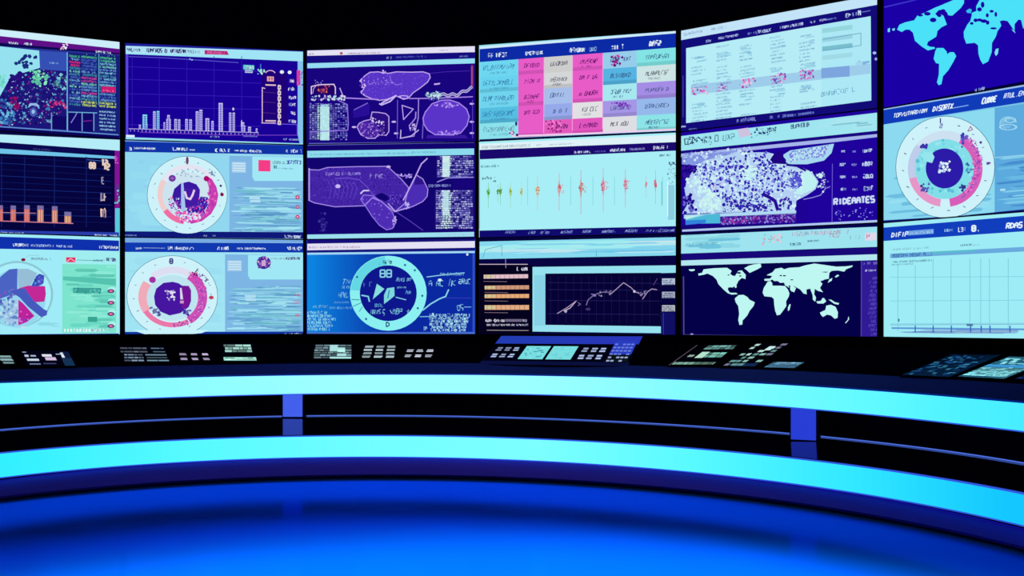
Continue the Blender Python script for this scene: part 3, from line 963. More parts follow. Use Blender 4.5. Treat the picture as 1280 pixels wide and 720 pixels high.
def col2():
    s = Scr(2, 0, 375, 50, 5.333)
    s.bg((24, 4, 125))
    s.P([(48, 70), (1165, 38), (1165, 80), (48, 105)], (228, 225, 245), 1)
    s.W_(60, 98, 30, 12, (120, 90, 120), 6)
    s.W_(315, 94, 220, 10, (140, 110, 130), 6)
    s.C_(275, 88, 10, 9, (180, 80, 80), 6)
    s.W_(930, 72, 60, 8, (170, 150, 170), 6)
    s.P([(48, 105), (1165, 80), (1165, 122), (48, 155)], (20, 12, 125), 2)
    s.W_(570, 126, 45, 18, (170, 190, 230), 6)
    s.W_(640, 120, 200, 14, (80, 90, 190), 6)
    s.W_(1065, 114, 60, 12, (120, 140, 210), 6)
    s.P([(48, 155), (1165, 122), (1165, 155), (48, 188)], (150, 220, 242), 3)
    out = (200, 170, 245)
    # big scan
    big = [(405, 265), (430, 240), (465, 215), (520, 212), (590, 222), (640, 212), (740, 214), (820, 212), (862, 225), (868, 250), (850, 280), (800, 320), (755, 350), (725, 385), (690, 395), (640, 372), (580, 395), (530, 402), (480, 392), (430, 370), (405, 350), (425, 325), (415, 300)]
    s.P(big, (88, 52, 198), 4)
    s.L_(big + big[:1], 6, out, 6)
    s.noise(big, 120, 4, 9, [(98, 62, 208), (80, 44, 190), (115, 80, 220)], 4.6)
    s.noise([(440, 260), (600, 250), (620, 300), (460, 300)], 40, 3, 6, [(170, 140, 235), (140, 110, 225)], 5.2)
    s.noise([(400, 245), (440, 240), (430, 370), (400, 360)], 18, 5, 10, [(215, 190, 245), (110, 60, 200)], 6)
    s.noise([(540, 200), (575, 205), (570, 220), (545, 222)], 8, 5, 9, [out], 6)
    s.L_([(600, 240), (605, 270), (640, 300), (680, 290)], 5, (150, 110, 230), 6)
    s.P([(545, 420), (600, 385), (640, 370), (620, 400), (560, 432)], (60, 40, 170), 6.5)
    s.L_([(535, 430), (560, 410), (640, 370), (600, 410), (545, 432), (530, 425)], 9, (205, 185, 245), 7)
    s.L_([(660, 375), (690, 370), (720, 375), (715, 390), (680, 390), (660, 375)], 6, out, 7)
    s.L_([(300, 386), (520, 396)], 8, (170, 130, 235), 6)
    s.L_([(730, 390), (900, 388), (1150, 378)], 7, (170, 130, 235), 6)
    s.L_([(870, 222), (960, 212), (1130, 205)], 4, (70, 40, 170), 6)
    s.P([(892, 290), (935, 285), (930, 296), (895, 300)], (200, 170, 235), 6)
    # chain
    for i in range(34):
        x = 845 + i * 9
        y = 365 + 6 * math.sin(i * .9) - (max(0, i - 22) * 4)
        s.C_(x, y, 9, 11, (165, 205, 215) if i < 12 else (190, 180, 235), 6 + .02 * i, n=8)
        s.C_(x, y, 4, 5, (40, 20, 120), 6.9, n=6)
    s.noise([(845, 350), (940, 335), (930, 400), (860, 395)], 34, 6, 12, [(170, 225, 220), (70, 50, 170), (200, 220, 240)], 7)
    # red mark on right edge
    s.R(1138, 165, 1158, 325, (100, 30, 120), 5)
    s.R(1143, 175, 1149, 300, (190, 90, 120), 6)
    # chart block on left
    s.P([(70, 300), (230, 292), (235, 360), (70, 360)], (30, 0, 100), 4)
    s.L_([(75, 360), (75, 310), (125, 298), (225, 295), (235, 315), (235, 360)], 7, (225, 200, 235), 6)
    s.L_([(85, 355), (90, 325), (110, 300)], 6, (170, 140, 220), 6)
    s.noise([(110, 300), (200, 300), (190, 355), (130, 355)], 24, 5, 10, [(110, 20, 90), (230, 130, 90), (170, 60, 90)], 5)
    s.noise([(90, 270), (160, 265), (150, 290), (95, 290)], 8, 4, 7, [(130, 110, 210)], 5)
    s.L_([(265, 320), (285, 370), (300, 390)], 6, out, 6)
    s.noise([(75, 372), (300, 372), (300, 402), (75, 400)], 60, 6, 11, [(205, 215, 240), (220, 200, 240), (60, 40, 150), (170, 225, 225)], 6)
    s.P([(60, 430), (240, 430), (240, 668), (60, 668)], (40, 30, 120), 4)
    for r in range(20):
        for q in range(15):
            x, y = 64 + q * 17, 420 + r * 12.3 + q * .4
            bright = 100 < x < 195 and r > 1
            if not bright and s.rnd.random() < .22:
                continue
            s.R(x, y, x + s.rnd.uniform(9, 15), y + s.rnd.uniform(5, 9), s.rnd.choice([(170, 225, 225), (205, 240, 240), (190, 230, 235)]) if bright else s.rnd.choice([(110, 110, 200), (150, 160, 220), (90, 80, 180)]), 6)
    s.P([(135, 430), (195, 428), (195, 668), (135, 668)], (175, 225, 232), 5)
    s.L_([(250, 400), (315, 430), (322, 560), (318, 600), (70, 612)], 6, (150, 120, 225), 7)
    # lower pictures
    s.P([(350, 470), (450, 412), (465, 440), (460, 500), (360, 520)], (40, 14, 150), 4)
    s.L_([(360, 465), (400, 445), (450, 420)], 6, (130, 100, 210), 6)
    sk = [(380, 580), (395, 555), (430, 538), (470, 530), (480, 480), (520, 482), (570, 490), (592, 510), (592, 610), (575, 635), (520, 632), (500, 655), (450, 655), (405, 630)]
    s.P(sk, (40, 14, 130), 4.5)
    s.P([(385, 580), (400, 555), (440, 540), (500, 550), (530, 600), (500, 650), (450, 652), (405, 625)], (75, 35, 165), 5)
    s.L_(sk + sk[:1], 6, (195, 165, 240), 6)
    s.noise([(390, 560), (560, 540), (560, 640), (420, 650)], 110, 4, 8, [(150, 110, 220), (100, 50, 180), (200, 170, 240), (30, 10, 110)], 6.3)
    s.noise([(470, 510), (560, 540), (550, 560), (480, 550)], 20, 5, 9, [(225, 205, 245)], 6.6)
    s.L_([(650, 400), (648, 655)], 6, (110, 80, 200), 6)
    s.L_([(790, 395), (788, 520), (760, 640), (665, 655)], 6, (170, 140, 235), 6)
    s.L_([(680, 435), (755, 460), (690, 530), (680, 435)], 6, (190, 160, 240), 6)
    s.L_([(672, 600), (670, 655), (740, 640), (790, 600)], 6, (205, 190, 240), 6)
    s.L_([(735, 600), (728, 570), (750, 545), (770, 520), (772, 480)], 7, (170, 140, 235), 6)
    s.noise([(725, 560), (775, 540), (765, 600), (735, 605)], 16, 5, 9, [(150, 110, 220), (200, 180, 240)], 6.4)
    for (x, y) in ((625, 545), (640, 622), (360, 580), (1145, 425), (1145, 545), (1145, 620)):
        s.C_(x, y, 16, 7, (200, 180, 240), 6, n=8)
    ov = [(820, 520), (835, 480), (880, 425), (940, 402), (1000, 400), (1060, 420), (1110, 460), (1128, 510), (1112, 570), (1070, 620), (1000, 632), (900, 630), (850, 600), (825, 560)]
    s.P(ov, (90, 52, 200), 5)
    s.L_(ov + ov[:1], 7, (170, 135, 240), 6)
    s.noise([(880, 440), (960, 412), (1040, 420), (1080, 450), (980, 450)], 34, 5, 9, [(190, 160, 245), (140, 100, 225)], 6)
    s.noise([(890, 605), (1080, 605), (1040, 632), (900, 632)], 34, 5, 9, [(190, 160, 245), (160, 120, 235)], 6)
    s.P([(850, 632), (1100, 632), (1120, 655), (840, 655)], (55, 25, 160), 4)
    s.L_([(820, 560), (815, 655)], 6, (120, 95, 210), 6)
    s.L_([(1150, 400), (1150, 655)], 5, (90, 60, 190), 6)
    s.P([(48, 690), (1165, 675), (1165, 720), (48, 720)], (14, 8, 90), 5)
    s.L_([(60, 690), (1165, 678)], 5, (105, 110, 205), 7)
    a = s
    # row 1
    s = Scr(2, 1, 375, 175, 5.539)
    s.bg((18, 4, 110))
    s.L_([(55, 35), (1205, 15)], 6, (110, 115, 210), 3)
    s.P([(50, 75), (1205, 58), (1205, 102), (50, 122)], (140, 218, 238), 3)
    s.W_(75, 106, 700, 12, (110, 190, 205), 6)
    s.W_(760, 92, 180, 14, (90, 170, 190), 6)
    fish = [(65, 200), (130, 205), (190, 190), (400, 184), (610, 182), (660, 240), (710, 280), (750, 330), (700, 380), (720, 440), (660, 495), (610, 440), (510, 395), (560, 430), (650, 500), (662, 570), (640, 610), (600, 622), (550, 590), (500, 530), (445, 455), (380, 455), (180, 455), (100, 435), (65, 420)]
    body = [(65, 205), (130, 208), (190, 190), (400, 184), (605, 182), (700, 270), (752, 330), (725, 440), (655, 497), (560, 425), (500, 400), (445, 455), (240, 462), (100, 435), (65, 420)]
    s.P(body, (66, 36, 165), 4)
    s.L_(body + body[:1], 6, (170, 140, 235), 6)
    fin = [(440, 380), (500, 385), (570, 430), (640, 500), (664, 570), (640, 612), (600, 622), (550, 590), (500, 530), (455, 460), (420, 410)]
    s.P(fin, (78, 44, 180), 5)
    s.L_(fin + fin[:1], 6, (150, 120, 235), 6)
    s.noise(body, 230, 5, 11, [(80, 50, 185), (58, 28, 150), (95, 62, 200), (50, 20, 135)], 4.5)
    s.noise(fin, 50, 4, 9, [(100, 66, 205), (70, 40, 170), (140, 110, 225)], 5.5)
    for k in range(7):
        s.L_([(190 + k * 30, 270 + k * 3), (215 + k * 30, 330), (205 + k * 28, 400)], 4, (98, 66, 200), 5.2)
    s.L_([(240, 268), (330, 262), (410, 275), (460, 320), (520, 395)], 6, (110, 80, 205), 5.6)
    s.W_(180, 245, 240, 24, (175, 150, 235), 6.5, .16)
    s.W_(485, 262, 95, 34, (180, 160, 235), 6.5, .14)
    s.C_(262, 320, 18, 14, (200, 185, 245), 6.5, n=9)
    s.L_([(420, 370), (440, 350), (475, 350)], 10, (210, 200, 245), 6.5)
    s.P([(520, 385), (560, 365), (600, 380), (620, 410), (590, 425), (540, 405)], (18, 4, 110), 6)
    s.noise([(620, 370), (720, 380), (710, 440), (650, 470), (620, 440)], 46, 5, 10, [(28, 8, 115), (110, 80, 210), (60, 30, 160)], 6)
    tail = [(755, 330), (800, 250), (840, 260), (875, 310), (885, 370), (860, 420), (800, 455), (740, 480), (665, 495), (720, 440)]
    s.P(tail, (75, 44, 180), 4)
    s.L_([(715, 415), (760, 330), (800, 250), (840, 165), (880, 128)], 9, (190, 165, 240), 7)
    s.L_([(810, 245), (850, 270), (885, 340), (880, 390), (850, 425), (780, 460), (740, 470)], 6, (175, 145, 235), 6)
    s.P([(800, 250), (840, 262), (870, 305), (790, 310)], (45, 20, 140), 5)
    s.L_([(660, 235), (710, 250), (775, 240)], 7, (160, 130, 230), 6)
    s.noise([(690, 235), (775, 235), (770, 262), (700, 262)], 20, 5, 9, [(150, 120, 225), (200, 180, 240)], 6)
    s.C_(612, 185, 16, 9, (200, 175, 240), 6.5, n=8)
    s.L_([(610, 440), (660, 495), (740, 470)], 6, (200, 180, 245), 6.5)
    s.L_([(665, 497), (760, 560), (850, 625)], 5, (95, 65, 190), 6)
    s.noise([(725, 430), (765, 430), (755, 480), (730, 480)], 14, 5, 10, [(190, 180, 240)], 6.5)
    s.noise([(640, 520), (668, 530), (660, 600), (640, 600)], 14, 5, 10, [(190, 170, 240)], 6.5)
    s.noise([(130, 490), (180, 490), (185, 630), (130, 630)], 24, 7, 14, [(60, 50, 150), (40, 24, 130)], 4)
    s.R(58, 195, 68, 420, (180, 160, 235), 6)
    for (xa, xb, ya, yb) in ((945, 1200, 108, 262), (935, 1200, 345, 615)):
        s.P([(xa, ya), (xb, ya), (xb, yb - 5), (xa, yb)], (34, 26, 118), 4)
        r = 0
        y = ya + 3
        while y < yb - 8:
            x = xa + 6
            while x < xb - 10:
                br = 975 < x < 1035
                w2 = s.rnd.uniform(10, 20)
                if br or s.rnd.random() > .2:
                    s.R(x, y, x + w2, y + s.rnd.uniform(7, 12), s.rnd.choice([(190, 225, 230), (215, 238, 238)]) if br else s.rnd.choice([(140, 140, 215), (175, 180, 230), (100, 90, 190)]), 6)
                x += w2 + 4
            y += 15
    s.P([(985, 110), (1035, 110), (1035, 255), (985, 255)], (195, 228, 235), 5)
    s.P([(985, 350), (1030, 350), (1030, 520), (985, 520)], (170, 205, 225), 5)
    s.L_([(950, 290), (1025, 262), (1200, 258)], 7, (150, 140, 225), 7)
    s.R(1060, 270, 1205, 340, (22, 4, 120), 7)
    s.W_(890, 325, 170, 22, (150, 160, 225), 7)
    s.P([(50, 655), (1205, 636), (1205, 668), (50, 685)], (155, 222, 240), 8)
    s.W_(950, 660, 250, 8, (190, 210, 230), 9)
    s.P([(50, 687), (1205, 670), (1205, 690), (50, 710)], (16, 8, 105), 8)
    b = s
    # row 2
    s = Scr(2, 2, 375, 290, 5.333)
    s.bg((10, 60, 205))
    # blue wallpaper of the user interface, brighter window on the left
    n = 64
    for i in range(n):
        f = i / (n - 1)
        x = 48 + 1120 * f
        g = max(0, 1 - f * 1.9)
        c = (int(10 + 2 * g), int(40 + 95 * g), int(160 + 65 * g))
        s.P([(x, 140), (x + 22, 140), (x + 22, 700), (x, 700)], c, .5)
    s.P([(48, 10), (1165, 0), (1165, 30), (48, 45)], (160, 225, 240), 1)
    s.P([(48, 42), (1165, 28), (1165, 60), (48, 78)], (20, 14, 120), 2)
    s.P([(48, 78), (1165, 60), (1165, 104), (48, 122)], (228, 225, 245), 3)
    s.W_(60, 108, 340, 14, (190, 160, 190), 6)
    s.P([(48, 122), (1165, 104), (1165, 126), (48, 138)], (20, 20, 125), 4)
    s.P([(48, 138), (1165, 126), (1165, 140), (48, 152)], (160, 215, 245), 5)
    s.C_(588, 408, 256, 250, (138, 240, 240), 6)
    s.C_(588, 408, 190, 186, (14, 22, 140), 7)
    s.C_(588, 408, 252, 246, (100, 215, 228), 6.5, 95, 175, .76)
    s.C_(588, 408, 252, 246, (140, 240, 242), 6.5, -80, 40, .76)
    s.T('.', 525, 215, 22, (20, 40, 90), 8, 12, .5)
    s.W_(555, 212, 60, 30, (20, 60, 110), 8, .18)
    s.T('D', 575, 632, 32, (20, 50, 110), 8, 26, .22)
    for (x, y) in ((815, 425), (785, 508), (700, 220), (765, 255), (440, 580), (380, 300)):
        s.C_(x, y, 8, 8, (40, 110, 150), 8, n=8)
    s.L_([(345, 450), (395, 452)], 6, (60, 150, 170), 8)
    s.L_([(355, 495), (410, 470)], 5, (60, 150, 170), 8)
    s.L_([(395, 530), (415, 500)], 5, (60, 150, 170), 8)
    s.P([(512, 345), (562, 380), (525, 415), (485, 448)], (135, 222, 222), 8)
    s.P([(580, 375), (628, 368), (630, 425), (600, 450), (560, 480), (560, 420)], (125, 215, 220), 8)
    s.L_([(595, 390), (585, 440)], 8, (60, 140, 190), 8.5)
    wt = (135, 210, 230)
    s.T('88', 535, 300, 46, wt, 8, 85, .2)
    s.W_(640, 328, 100, 26, wt, 8, .2, .3)
    s.W_(650, 375, 60, 14, wt, 8, .25)
    s.W_(705, 412, 75, 24, (100, 170, 215), 8, .2)
    s.W_(425, 365, 60, 40, (80, 120, 205), 8, .14)
    s.L_([(412, 422), (455, 430), (462, 462)], 9, wt, 8)
    s.L_([(640, 435), (705, 452)], 6, wt, 8)
    s.W_(470, 545, 70, 34, wt, 8, .16, .2)
    s.W_(545, 560, 40, 50, wt, 8, .14, .2)
    s.W_(595, 545, 130, 40, wt, 8, .15, .2)
    s.W_(500, 500, 60, 30, (100, 180, 215), 8, .18)
    for (x, y, w2, h) in ((280, 345, 55, 40), (280, 375, 50, 22), (250, 435, 80, 42), (225, 475, 100, 14), (195, 512, 150, 16), (85, 505, 100, 20)):
        s.W_(x, y, w2, h, (120, 200, 235), 6, .15, .3)
    for k in range(6):
        s.W_(50, 545 + k * 22, s.rnd.uniform(110, 190), 20, (140, 220, 240), 6, .28)
    s.L_([(845, 300), (920, 290), (1095, 272)], 6, (140, 210, 235), 6)
    s.W_(935, 290, 160, 22, (140, 210, 235), 6, .18)
    s.W_(860, 360, 100, 44, (140, 215, 235), 6, .14)
    s.W_(980, 360, 60, 54, (140, 215, 235), 6, .14, .2)
    s.W_(1060, 345, 80, 38, (160, 225, 240), 6, .16)
    s.C_(932, 320, 14, 10, (210, 240, 250), 7, n=9)
    s.L_([(820, 520), (870, 480), (930, 445), (970, 430), (990, 385)], 9, (140, 215, 235), 6)
    s.L_([(940, 440), (1140, 440)], 4, (60, 60, 190), 6)
    s.L_([(800, 565), (860, 563)], 6, (120, 190, 230), 6)
    s.W_(1025, 520, 70, 44, (150, 220, 240), 6, .16)
    s.L_([(1095, 500), (1140, 500)], 5, (120, 180, 230), 6)
    for k in range(6):
        s.W_(860 + k * 2, 562 + k * 20, 275 - k * 8, 20, (165, 225, 240), 6, .28)
    s.noise([(865, 545), (1130, 550), (1100, 660), (880, 660)], 60, 5, 11, [(170, 225, 240), (20, 40, 150)], 7)
    s.W_(822, 655, 26, 30, (160, 220, 240), 6, .2)
    s.C_(1115, 150, 8, 8, (220, 240, 255), 6, n=8)
    s.P([(1150, 140), (1165, 140), (1165, 690), (1150, 690)], (45, 80, 190), 6)
    s.P([(48, 668), (1165, 666), (1165, 690), (48, 690)], (70, 110, 205), 7)
    return a, b, s


def col3():
    s = Scr(3, 0, 590, 30, 4.8)
    s.bg((150, 225, 240))
    s.P([(45, 135), (1222, 38), (1222, 55), (45, 150)], (205, 235, 250), 1)
    s.P([(45, 150), (1222, 55), (1222, 140), (45, 228)], (12, 42, 165), 2)
    s.W_(98, 202, 115, 30, WH, 6, .24)
    s.W_(322, 186, 105, 24, WH, 6, .26)
    s.W_(585, 170, 92, 30, WH, 6, .26, .2)
    s.W_(705, 162, 45, 26, (150, 190, 235), 6, .2)
    s.W_(838, 152, 75, 30, WH, 6, .28)
    s.W_(1045, 132, 90, 36, WH, 6, .26, .2)
    xs = [47, 277, 432, 603, 785, 988, 1222]
    PK, PK2, BE, PB, VI, CB, BL = (232, 92, 200), (222, 80, 190), (215, 215, 218), (150, 195, 240), (165, 145, 232), (90, 195, 232), (75, 175, 225)
    LC = (165, 232, 240)
    # rows run parallel: y at left for each column, per-row
    grid = [[(110, 215, 240), PK, (205, 205, 205), PK, (150, 205, 235), (130, 228, 228)],
            [(105, 210, 238), PK, (212, 214, 216), PK, (85, 180, 225), (205, 228, 228)],
            [(112, 212, 238), PK, (165, 190, 235), PK, LC, (165, 140, 230)],
            [(85, 190, 225), PK, (150, 170, 235), (225, 225, 228), (165, 150, 230), (150, 185, 235)],
            [(140, 225, 235), PK, (228, 90, 190), (226, 85, 190), (222, 222, 228), (140, 228, 232)]]
    tops = [228, 222, 214, 200, 180, 155]
    bots = [690, 668, 660, 655, 650, 636]
    for cidx in range(6):
        x0, x1 = xs[cidx], xs[cidx + 1]
        ta = 228 - (x0 - 47) * .0748
        tb = 228 - (x1 - 47) * .0748
        ba = 690 - (x0 - 47) * .046
        bb = 690 - (x1 - 47) * .046
        for r in range(5):
            f0, f1 = r / 5, (r + 1) / 5
            q = [(x0, ta + (ba - ta) * f0), (x1, tb + (bb - tb) * f0), (x1, tb + (bb - tb) * f1), (x0, ta + (ba - ta) * f1)]
            base = grid[r][cidx]
            s.P(q, base, 3)
            hgt = (ba - ta) / 5
            dark = tuple(int(v * .90) for v in base)
            s.P([(q[0][0], q[0][1] + hgt * .78), (q[1][0], q[1][1] + hgt * .78), q[2], q[3]], dark if (r + cidx) % 2 else base, 3.3)
            ink = (60, 90, 140) if base[0] < 200 else ((110, 25, 110) if base[1] < 120 else (90, 95, 110))
            if cidx == 0:
                s.W_(x0 + 12, q[0][1] + hgt * .55, 190, 34, (40, 105, 165) if r < 4 else (90, 130, 160), 6, .12, .35)
                s.W_(x0 + 60, q[0][1] + hgt * .8, 110, 16, (60, 130, 180), 6, .12, .3)
            elif cidx == 1 and r == 4:
                pass
            else:
                wd = (x1 - x0) * .6
                s.W_(x0 + (x1 - x0) * .22, q[0][1] + hgt * .55, wd, 30, ink, 6, .17, .3)
                if (r + cidx) % 3 == 0:
                    s.W_(x0 + (x1 - x0) * .3, q[0][1] + hgt * .8, wd * .5, 16, ink, 6, .15, .3)
    s.noise([(835, 190), (905, 185), (890, 250), (840, 258)], 26, 6, 12, [(120, 10, 120), (90, 20, 120), (200, 60, 180)], 6.5)
    s.noise([(835, 470), (945, 462), (940, 505), (840, 512)], 26, 6, 11, [(100, 30, 160), (140, 90, 210)], 6.5)
    s.noise([(440, 580), (550, 575), (540, 645), (440, 645)], 30, 5, 10, [(140, 20, 110), (240, 130, 205)], 6.5)
    s.C_(265, 598, 7, 14, (30, 30, 120), 7, n=8)
    s.noise([(225, 645), (270, 640), (270, 668), (228, 668)], 8, 6, 12, [(60, 20, 110), (240, 190, 230)], 7)
    s.L_([(240, 672), (700, 656), (1222, 632)], 10, (240, 205, 238), 4)
    for x, y in ((432, 214), (603, 200), (785, 186)):
        s.L_([(x, y), (x - 2, y + 440)], 4, (245, 170, 225), 4.5)
    s.P([(45, 692), (1222, 640), (1222, 665), (45, 712)], (8, 10, 90), 7)
    a = s
    s = Scr(3, 1, 590, 165, 4.83)
    s.bg((168, 238, 247))
    s.P([(45, 72), (1232, 15), (1232, 62), (45, 108)], (222, 242, 248), 1)
    s.W_(60, 100, 290, 18, (160, 175, 170), 6, .14)
    s.W_(390, 84, 30, 12, (150, 160, 160), 6)
    s.W_(465, 80, 150, 8, (180, 190, 190), 6)
    s.P([(45, 108), (1232, 60), (1232, 112), (45, 165)], (26, 8, 108), 2)
    for (x, y, w2, h, c) in ((618, 128, 98, 14, (220, 230, 255)), (738, 122, 70, 10, (90, 90, 190)), (835, 118, 90, 18, (220, 230, 255)), (945, 110, 100, 14, (150, 150, 215)), (1095, 104, 92, 22, (235, 240, 255))):
        s.W_(x, y, w2, h, c, 6, .26)
    s.W_(55, 214, 105, 14, (60, 120, 140), 6, .25)
    s.W_(1125, 148, 75, 16, (60, 90, 120), 6)
    s.W_(1190, 196, 35, 18, (40, 60, 110), 6, .25)
    s.noise([(60, 250), (140, 260), (140, 300), (60, 300)], 12, 4, 9, [(100, 150, 160)], 5)
    peaks = [(98, 365, 42, 10, (90, 170, 50), 0), (155, 360, 30, 4, (110, 180, 60), 0), (171, 360, 36, 9, (100, 170, 60), 0), (232, 362, 42, 9, (165, 190, 70), 0), (298, 360, 38, 8, (205, 200, 110), 0),
             (395, 355, 55, 10, (235, 165, 110), 1), (526, 340, 62, 13, (235, 110, 110), 1), (657, 338, 72, 12, (215, 90, 90), 1), (792, 325, 70, 13, (240, 90, 130), 1), (926, 318, 62, 12, (235, 100, 130), 1), (1050, 318, 36, 6, (235, 130, 150), 0), (1108, 315, 55, 8, (235, 80, 120), 0)]
    for (x, y, h, wd, c, tall) in peaks:
        s.P([(x, y - h), (x + wd * .5, y - h * .3), (x + wd, y), (x + wd * .4, y + h * .5), (x, y + h * 1.1), (x - wd * .4, y + h * .5), (x - wd, y), (x - wd * .5, y - h * .3)], tuple(int(v * .5 + b * .5) for v, b in zip(c, (168, 238, 247))), 5)
        s.noise([(x - wd, y - h * .4), (x + wd, y - h * .4), (x + wd * .6, y + h * .4), (x - wd * .6, y + h * .4)], 12, 4, 8, [c, tuple(int(v * .8) for v in c)], 6)
        s.L_([(x, y - h * 1.5), (x, y + h * 2.2)], 3.5 if tall else 2.5, tuple(int(v * .6 + b * .4) for v, b in zip(c, (168, 238, 247))), 5.5)
        if tall and x > 450:
            s.noise([(x + 10, y - 30), (x + 30, y - 25), (x + 30, y + 30), (x + 10, y + 25)], 9, 3, 6, [c], 6)
    for x in (335, 595, 730, 860, 1150):
        s.L_([(x, 270), (x, 440)], 4, (130, 215, 225), 5)
    s.L_([(1145, 300), (1145, 445)], 4, (90, 180, 190), 5)
    s.noise([(1180, 170), (1228, 180), (1228, 320), (1180, 320)], 26, 4, 9, [(90, 140, 170), (150, 200, 220)], 5)
    s.R(1183, 320, 1222, 530, (140, 205, 225), 5)
    s.R(1178, 300, 1184, 510, (225, 250, 250), 6)
    s.L_([(45, 160), (45, 580)], 6, (150, 185, 205), 6)
    s.P([(45, 595), (1232, 568), (1232, 612), (45, 648)], (16, 10, 110), 7)
    for (x, y, w2) in ((200, 612, 60), (340, 614, 40), (410, 614, 55), (535, 612, 70), (668, 608, 50), (780, 608, 85), (925, 604, 70), (1050, 604, 170)):
        s.W_(x, y, w2, 16, (150, 170, 220), 8, .2, .4)
        s.L_([(x + w2 * .5, y - 20), (x + w2, y - 4)], 5, (60, 70, 180), 8)
    b = s
    s = Scr(3, 2, 590, 285, 4.83)
    s.bg((6, 4, 60))
    s.P([(45, 82), (1235, 55), (1235, 165), (45, 188)], (135, 218, 240), 1)
    s.P([(45, 110), (480, 90), (480, 125), (45, 150)], (165, 238, 240), 1.3)
    s.P([(480, 90), (1235, 75), (1235, 100), (480, 112)], (205, 228, 235), 1.4)
    s.streaks(50, 84, 1230, 160, 50, 5, 14, [(110, 200, 235), (160, 235, 240), (190, 230, 240), (130, 210, 235)], 1.5)
    s.L_([(65, 180), (80, 130), (180, 105), (180, 170)], 3, (70, 150, 170), 6)
    s.L_([(750, 140), (750, 170)], 4, (60, 170, 220), 6)
    s.P([(45, 188), (1235, 165), (1235, 225), (45, 225)], (8, 4, 66), 3)
    s.P([(45, 225), (365, 225), (365, 660), (45, 660)], (5, 2, 30), 3)
    s.L_([(45, 219), (335, 219)], 4, (210, 190, 200), 6)
    s.L_([(202, 185), (204, 240)], 4, (140, 150, 180), 6)
    s.W_(260, 257, 75, 24, (225, 225, 240), 6, .3)
    for (y, c, h) in ((282, (225, 190, 200), 24), (348, (205, 150, 120), 24), (400, (230, 170, 120), 24), (466, (225, 170, 130), 28)):
        x0 = 70 if y < 300 else 76
        s.R(x0, y, x0 + 268, y + h, c, 5)
        s.R(x0, y + 3, x0 + 60, y + h - 5, (205, 200, 150), 5.5)
        for k in range(9):
            s.L_([(x0 + 15 + k * 28, y + 2), (x0 + 15 + k * 28, y + h - 2)], 3, tuple(int(v * .7) for v in c), 6)
        s.L_([(x0, y + h + 16), (x0 + 140, y + h + 18)], 3, (130, 110, 130), 6)
    s.W_(82, 566, 120, 18, (220, 215, 225), 6, .28)
    s.R(200, 550, 300, 566, (110, 100, 130), 5)
    s.W_(305, 566, 28, 18, (200, 200, 220), 6)
    s.W_(82, 590, 255, 12, (200, 200, 215), 6, .3)
    s.L_([(90, 617), (340, 619)], 4, (160, 150, 150), 6)
    # window
    s.P([(365, 235), (1232, 225), (1232, 270), (1140, 272), (1140, 635), (365, 625)], (150, 225, 240), 4)
    s.P([(375, 285), (440, 285), (440, 590), (375, 590)], (135, 210, 230), 4.3)
    s.P([(442, 275), (1140, 270), (1140, 594), (442, 585)], (6, 2, 52), 5)
    for y in (330, 372, 437, 518):
        s.L_([(460, y), (1130, y + 4)], 3, (36, 34, 98), 6)
    for k in range(14):
        s.L_([(475 + k * 46, 290), (475 + k * 46, 575)], 2.5, (26, 24, 84), 6)
    lc = (170, 150, 190)
    s.L_([(515, 516), (575, 480), (630, 440)], 5, lc, 7)
    s.L_([(555, 500), (590, 485), (625, 445)], 5, (200, 180, 210), 7)
    s.L_([(640, 450), (655, 460), (640, 468)], 4, (120, 110, 160), 7)
    s.C_(565, 502, 9, 10, (180, 170, 205), 7, n=8)
    s.L_([(690, 465), (700, 435), (735, 405), (760, 395), (800, 385), (835, 390)], 5, (130, 115, 165), 7)
    s.noise([(720, 400), (800, 375), (850, 380), (840, 400), (730, 420)], 16, 4, 9, [(110, 100, 160), (150, 140, 190)], 7)
    s.L_([(835, 400), (870, 370), (915, 330), (960, 360), (985, 385), (1010, 395)], 5, lc, 7)
    s.C_(980, 383, 8, 8, (210, 200, 225), 8, n=8)
    s.L_([(1030, 428), (1060, 385), (1085, 368), (1115, 372)], 5, lc, 7)
    s.noise([(1000, 380), (1050, 380), (1045, 405), (1005, 408)], 10, 4, 8, [(130, 120, 170)], 7)
    s.L_([(1095, 345), (1118, 305)], 4, (90, 60, 130), 7)
    s.C_(700, 490, 16, 8, (60, 55, 110), 7, n=8)
    for (y, c) in ((305, (190, 205, 225)), (385, (165, 175, 190)), (466, (190, 195, 195))):
        s.R(1147, y, 1225, y + 38, c, 6)
        for k in range(3):
            s.W_(1152, y + 14 + k * 12, 68, 9, (70, 80, 130), 7, .3)
    s.R(1142, 510, 1225, 645, (16, 14, 100), 6)
    s.L_([(1155, 512), (1155, 640)], 4, (50, 60, 160), 7)
    return a, b, s


